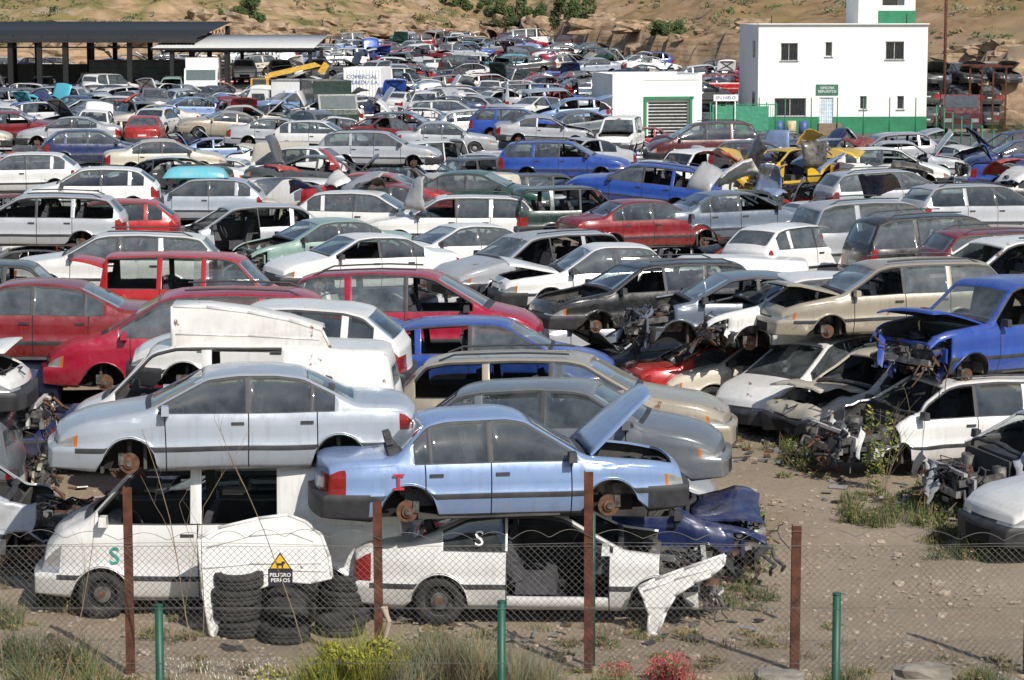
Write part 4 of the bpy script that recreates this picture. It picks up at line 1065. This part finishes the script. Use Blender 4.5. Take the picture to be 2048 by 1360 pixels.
# ---------------------------------------------------------------- fence
fy=27.6
wire=simple('fence_wire',(.20,.195,.185),.5,.5,.4); gpost=simple('green_post',(.010,.07,.045),.5,0,.2)
fe=empty('chain_link_fence',(0,0,0))
m=MB()
for (u,top) in ((245,982),(752,1012),(1180,950),(1602,1062),(-240,1000),(2080,1050)):
    x=(u-1024)/FPX*fy*1.004; zt_=HC-(top-16)/FPX*fy; ln=R.gauss(0,.012)
    rt=Matrix.Rotation(ln,3,'Y')
    m.box((x,fy,zt_/2),(.10,.012,zt_),0,rt); m.box((x-.044,fy+.05,zt_/2),(.012,.088,zt_),0,rt)
obj('rusty_posts',m.mesh('rusty_posts',[rust]),parent=fe)
m=MB(); Hh=1.42; st=.075
x=-8.0
def sag(xx): return .02*math.sin(xx*1.1)+.012*math.sin(xx*3.3)
while x<8:
    n_=4
    for dr_ in (1,-1):
        pts=[]
        for k in range(n_+1):
            t=k/n_; xx=x+(Hh*t if dr_>0 else Hh*(1-t)); pts.append(Vector((xx,fy-.010-.004*dr_+.015*noise.noise(Vector((xx*1.3,t*2,0))),.02+Hh*t+sag(xx)*t)))
        m.tube(pts,.0024,0,3)
    x+=st
for zz in (.06,.75,1.44): m.cyl((-8,fy-.02,zz),(8.5,fy-.02,zz),.0028,0,4)
pts=[]; x=-8
while x<8: pts.append(Vector((x,fy-.02,1.52+.09*abs(math.sin(x*6.5+.6*math.sin(x*2.1)))+.02*math.sin(x*2)))); x+=.04
m.tube(pts,.0035,0,4)
pts=[]; x=-8
while x<8: pts.append(Vector((x,fy-.02,1.46+.02*math.sin(x*1.3)))); x+=.2
m.tube(pts,.003,0,4)
obj('wire_mesh',m.mesh('wire_mesh',[wire]),parent=fe)
f2=empty('green_post_fence',(0,0,0)); m=MB(); gy=22.5
for (u,top) in ((316,1228),(1003,1220),(1675,1204),(-360,1230),(2360,1210)):
    x=(u-1024)/FPX*gy*1.02; zt_=HC-(top-16)/FPX*gy; m.cyl((x,gy,0),(x,gy,zt_),.038,0,12); m.cyl((x,gy,zt_),(x,gy,zt_+.012),.042,0,12)
obj('green_posts',m.mesh('green_posts',[gpost]),parent=f2)
m=MB(); zt_=HC-(1232-16)/FPX*gy
for zz in (zt_,zt_-.5): m.cyl((-7,gy-.04,zz),(7,gy-.04,zz),.0018,0,4)
obj('strands',m.mesh('strands',[wire]),parent=f2)
m=MB(); x=(1188-1024)/FPX*27.9; m.cyl((x,27.9,0),(x,27.9,1.75),.035,0,10); obj('green_post',m.mesh('green_post',[gpost]))
m=MB(); p=gp(765,1395,0); m.tube([Vector((0,0,-.1)),Vector((.03,0,.25)),Vector((.0,0,.5)),Vector((.05,0,.68)),Vector((-.02,0,.85))],.028,0,8); m.cyl((.05,0,.66),(.02,0,.86),.02,0,6,.008); obj('dead_branch',m.mesh('dead_branch',[simple('grey_wood',(.38,.31,.24),.9)]),(p.x,27.2,0))
# sign
sgn=empty('danger_dogs_sign',((552-1024)/FPX*fy,fy-.05,0))
def vz(v): return HC-(v-16)/FPX*fy
k=fy/FPX
yl=simple('sign_yellow',(.75,.42,.02),.5,0,.05); bk=simple('sign_black',(.02,.022,.03),.5)
m=MB(); z0,z1=vz(1185),vz(1149); m.box((0,0,(z0+z1)/2),(50*k,.006,z1-z0),1)
t0,t1=vz(1150),vz(1114)
for mt,ins,yy in ((1,0,-.004),(0,.014,-.008)):
    a=[m.vt((-24*k+ins*1.6,yy,t0+ins)),m.vt((24*k-ins*1.6,yy,t0+ins)),m.vt((0,yy,t1-ins*1.9))]; m.fc(a,mt,False)
zc=t0+.048
m.box((.0,-.011,zc+.012),(.075,.003,.026),1); m.box((.035,-.0112,zc+.03),(.035,.003,.026),1); 
for dx in (-.032,-.022,.022,.03): m.box((dx,-.0114,zc-.012),(.008,.003,.03),1)
m.box((-.042,-.0116,zc+.03),(.008,.003,.03),1)
obj('board',m.mesh('board',[yl,bk]),parent=sgn)
text('sign_text','PELIGRO\nPERROS',.060,lett,sgn,(0,-.008,(z0+z1)/2+.0))
print('objects',len(bpy.data.objects))
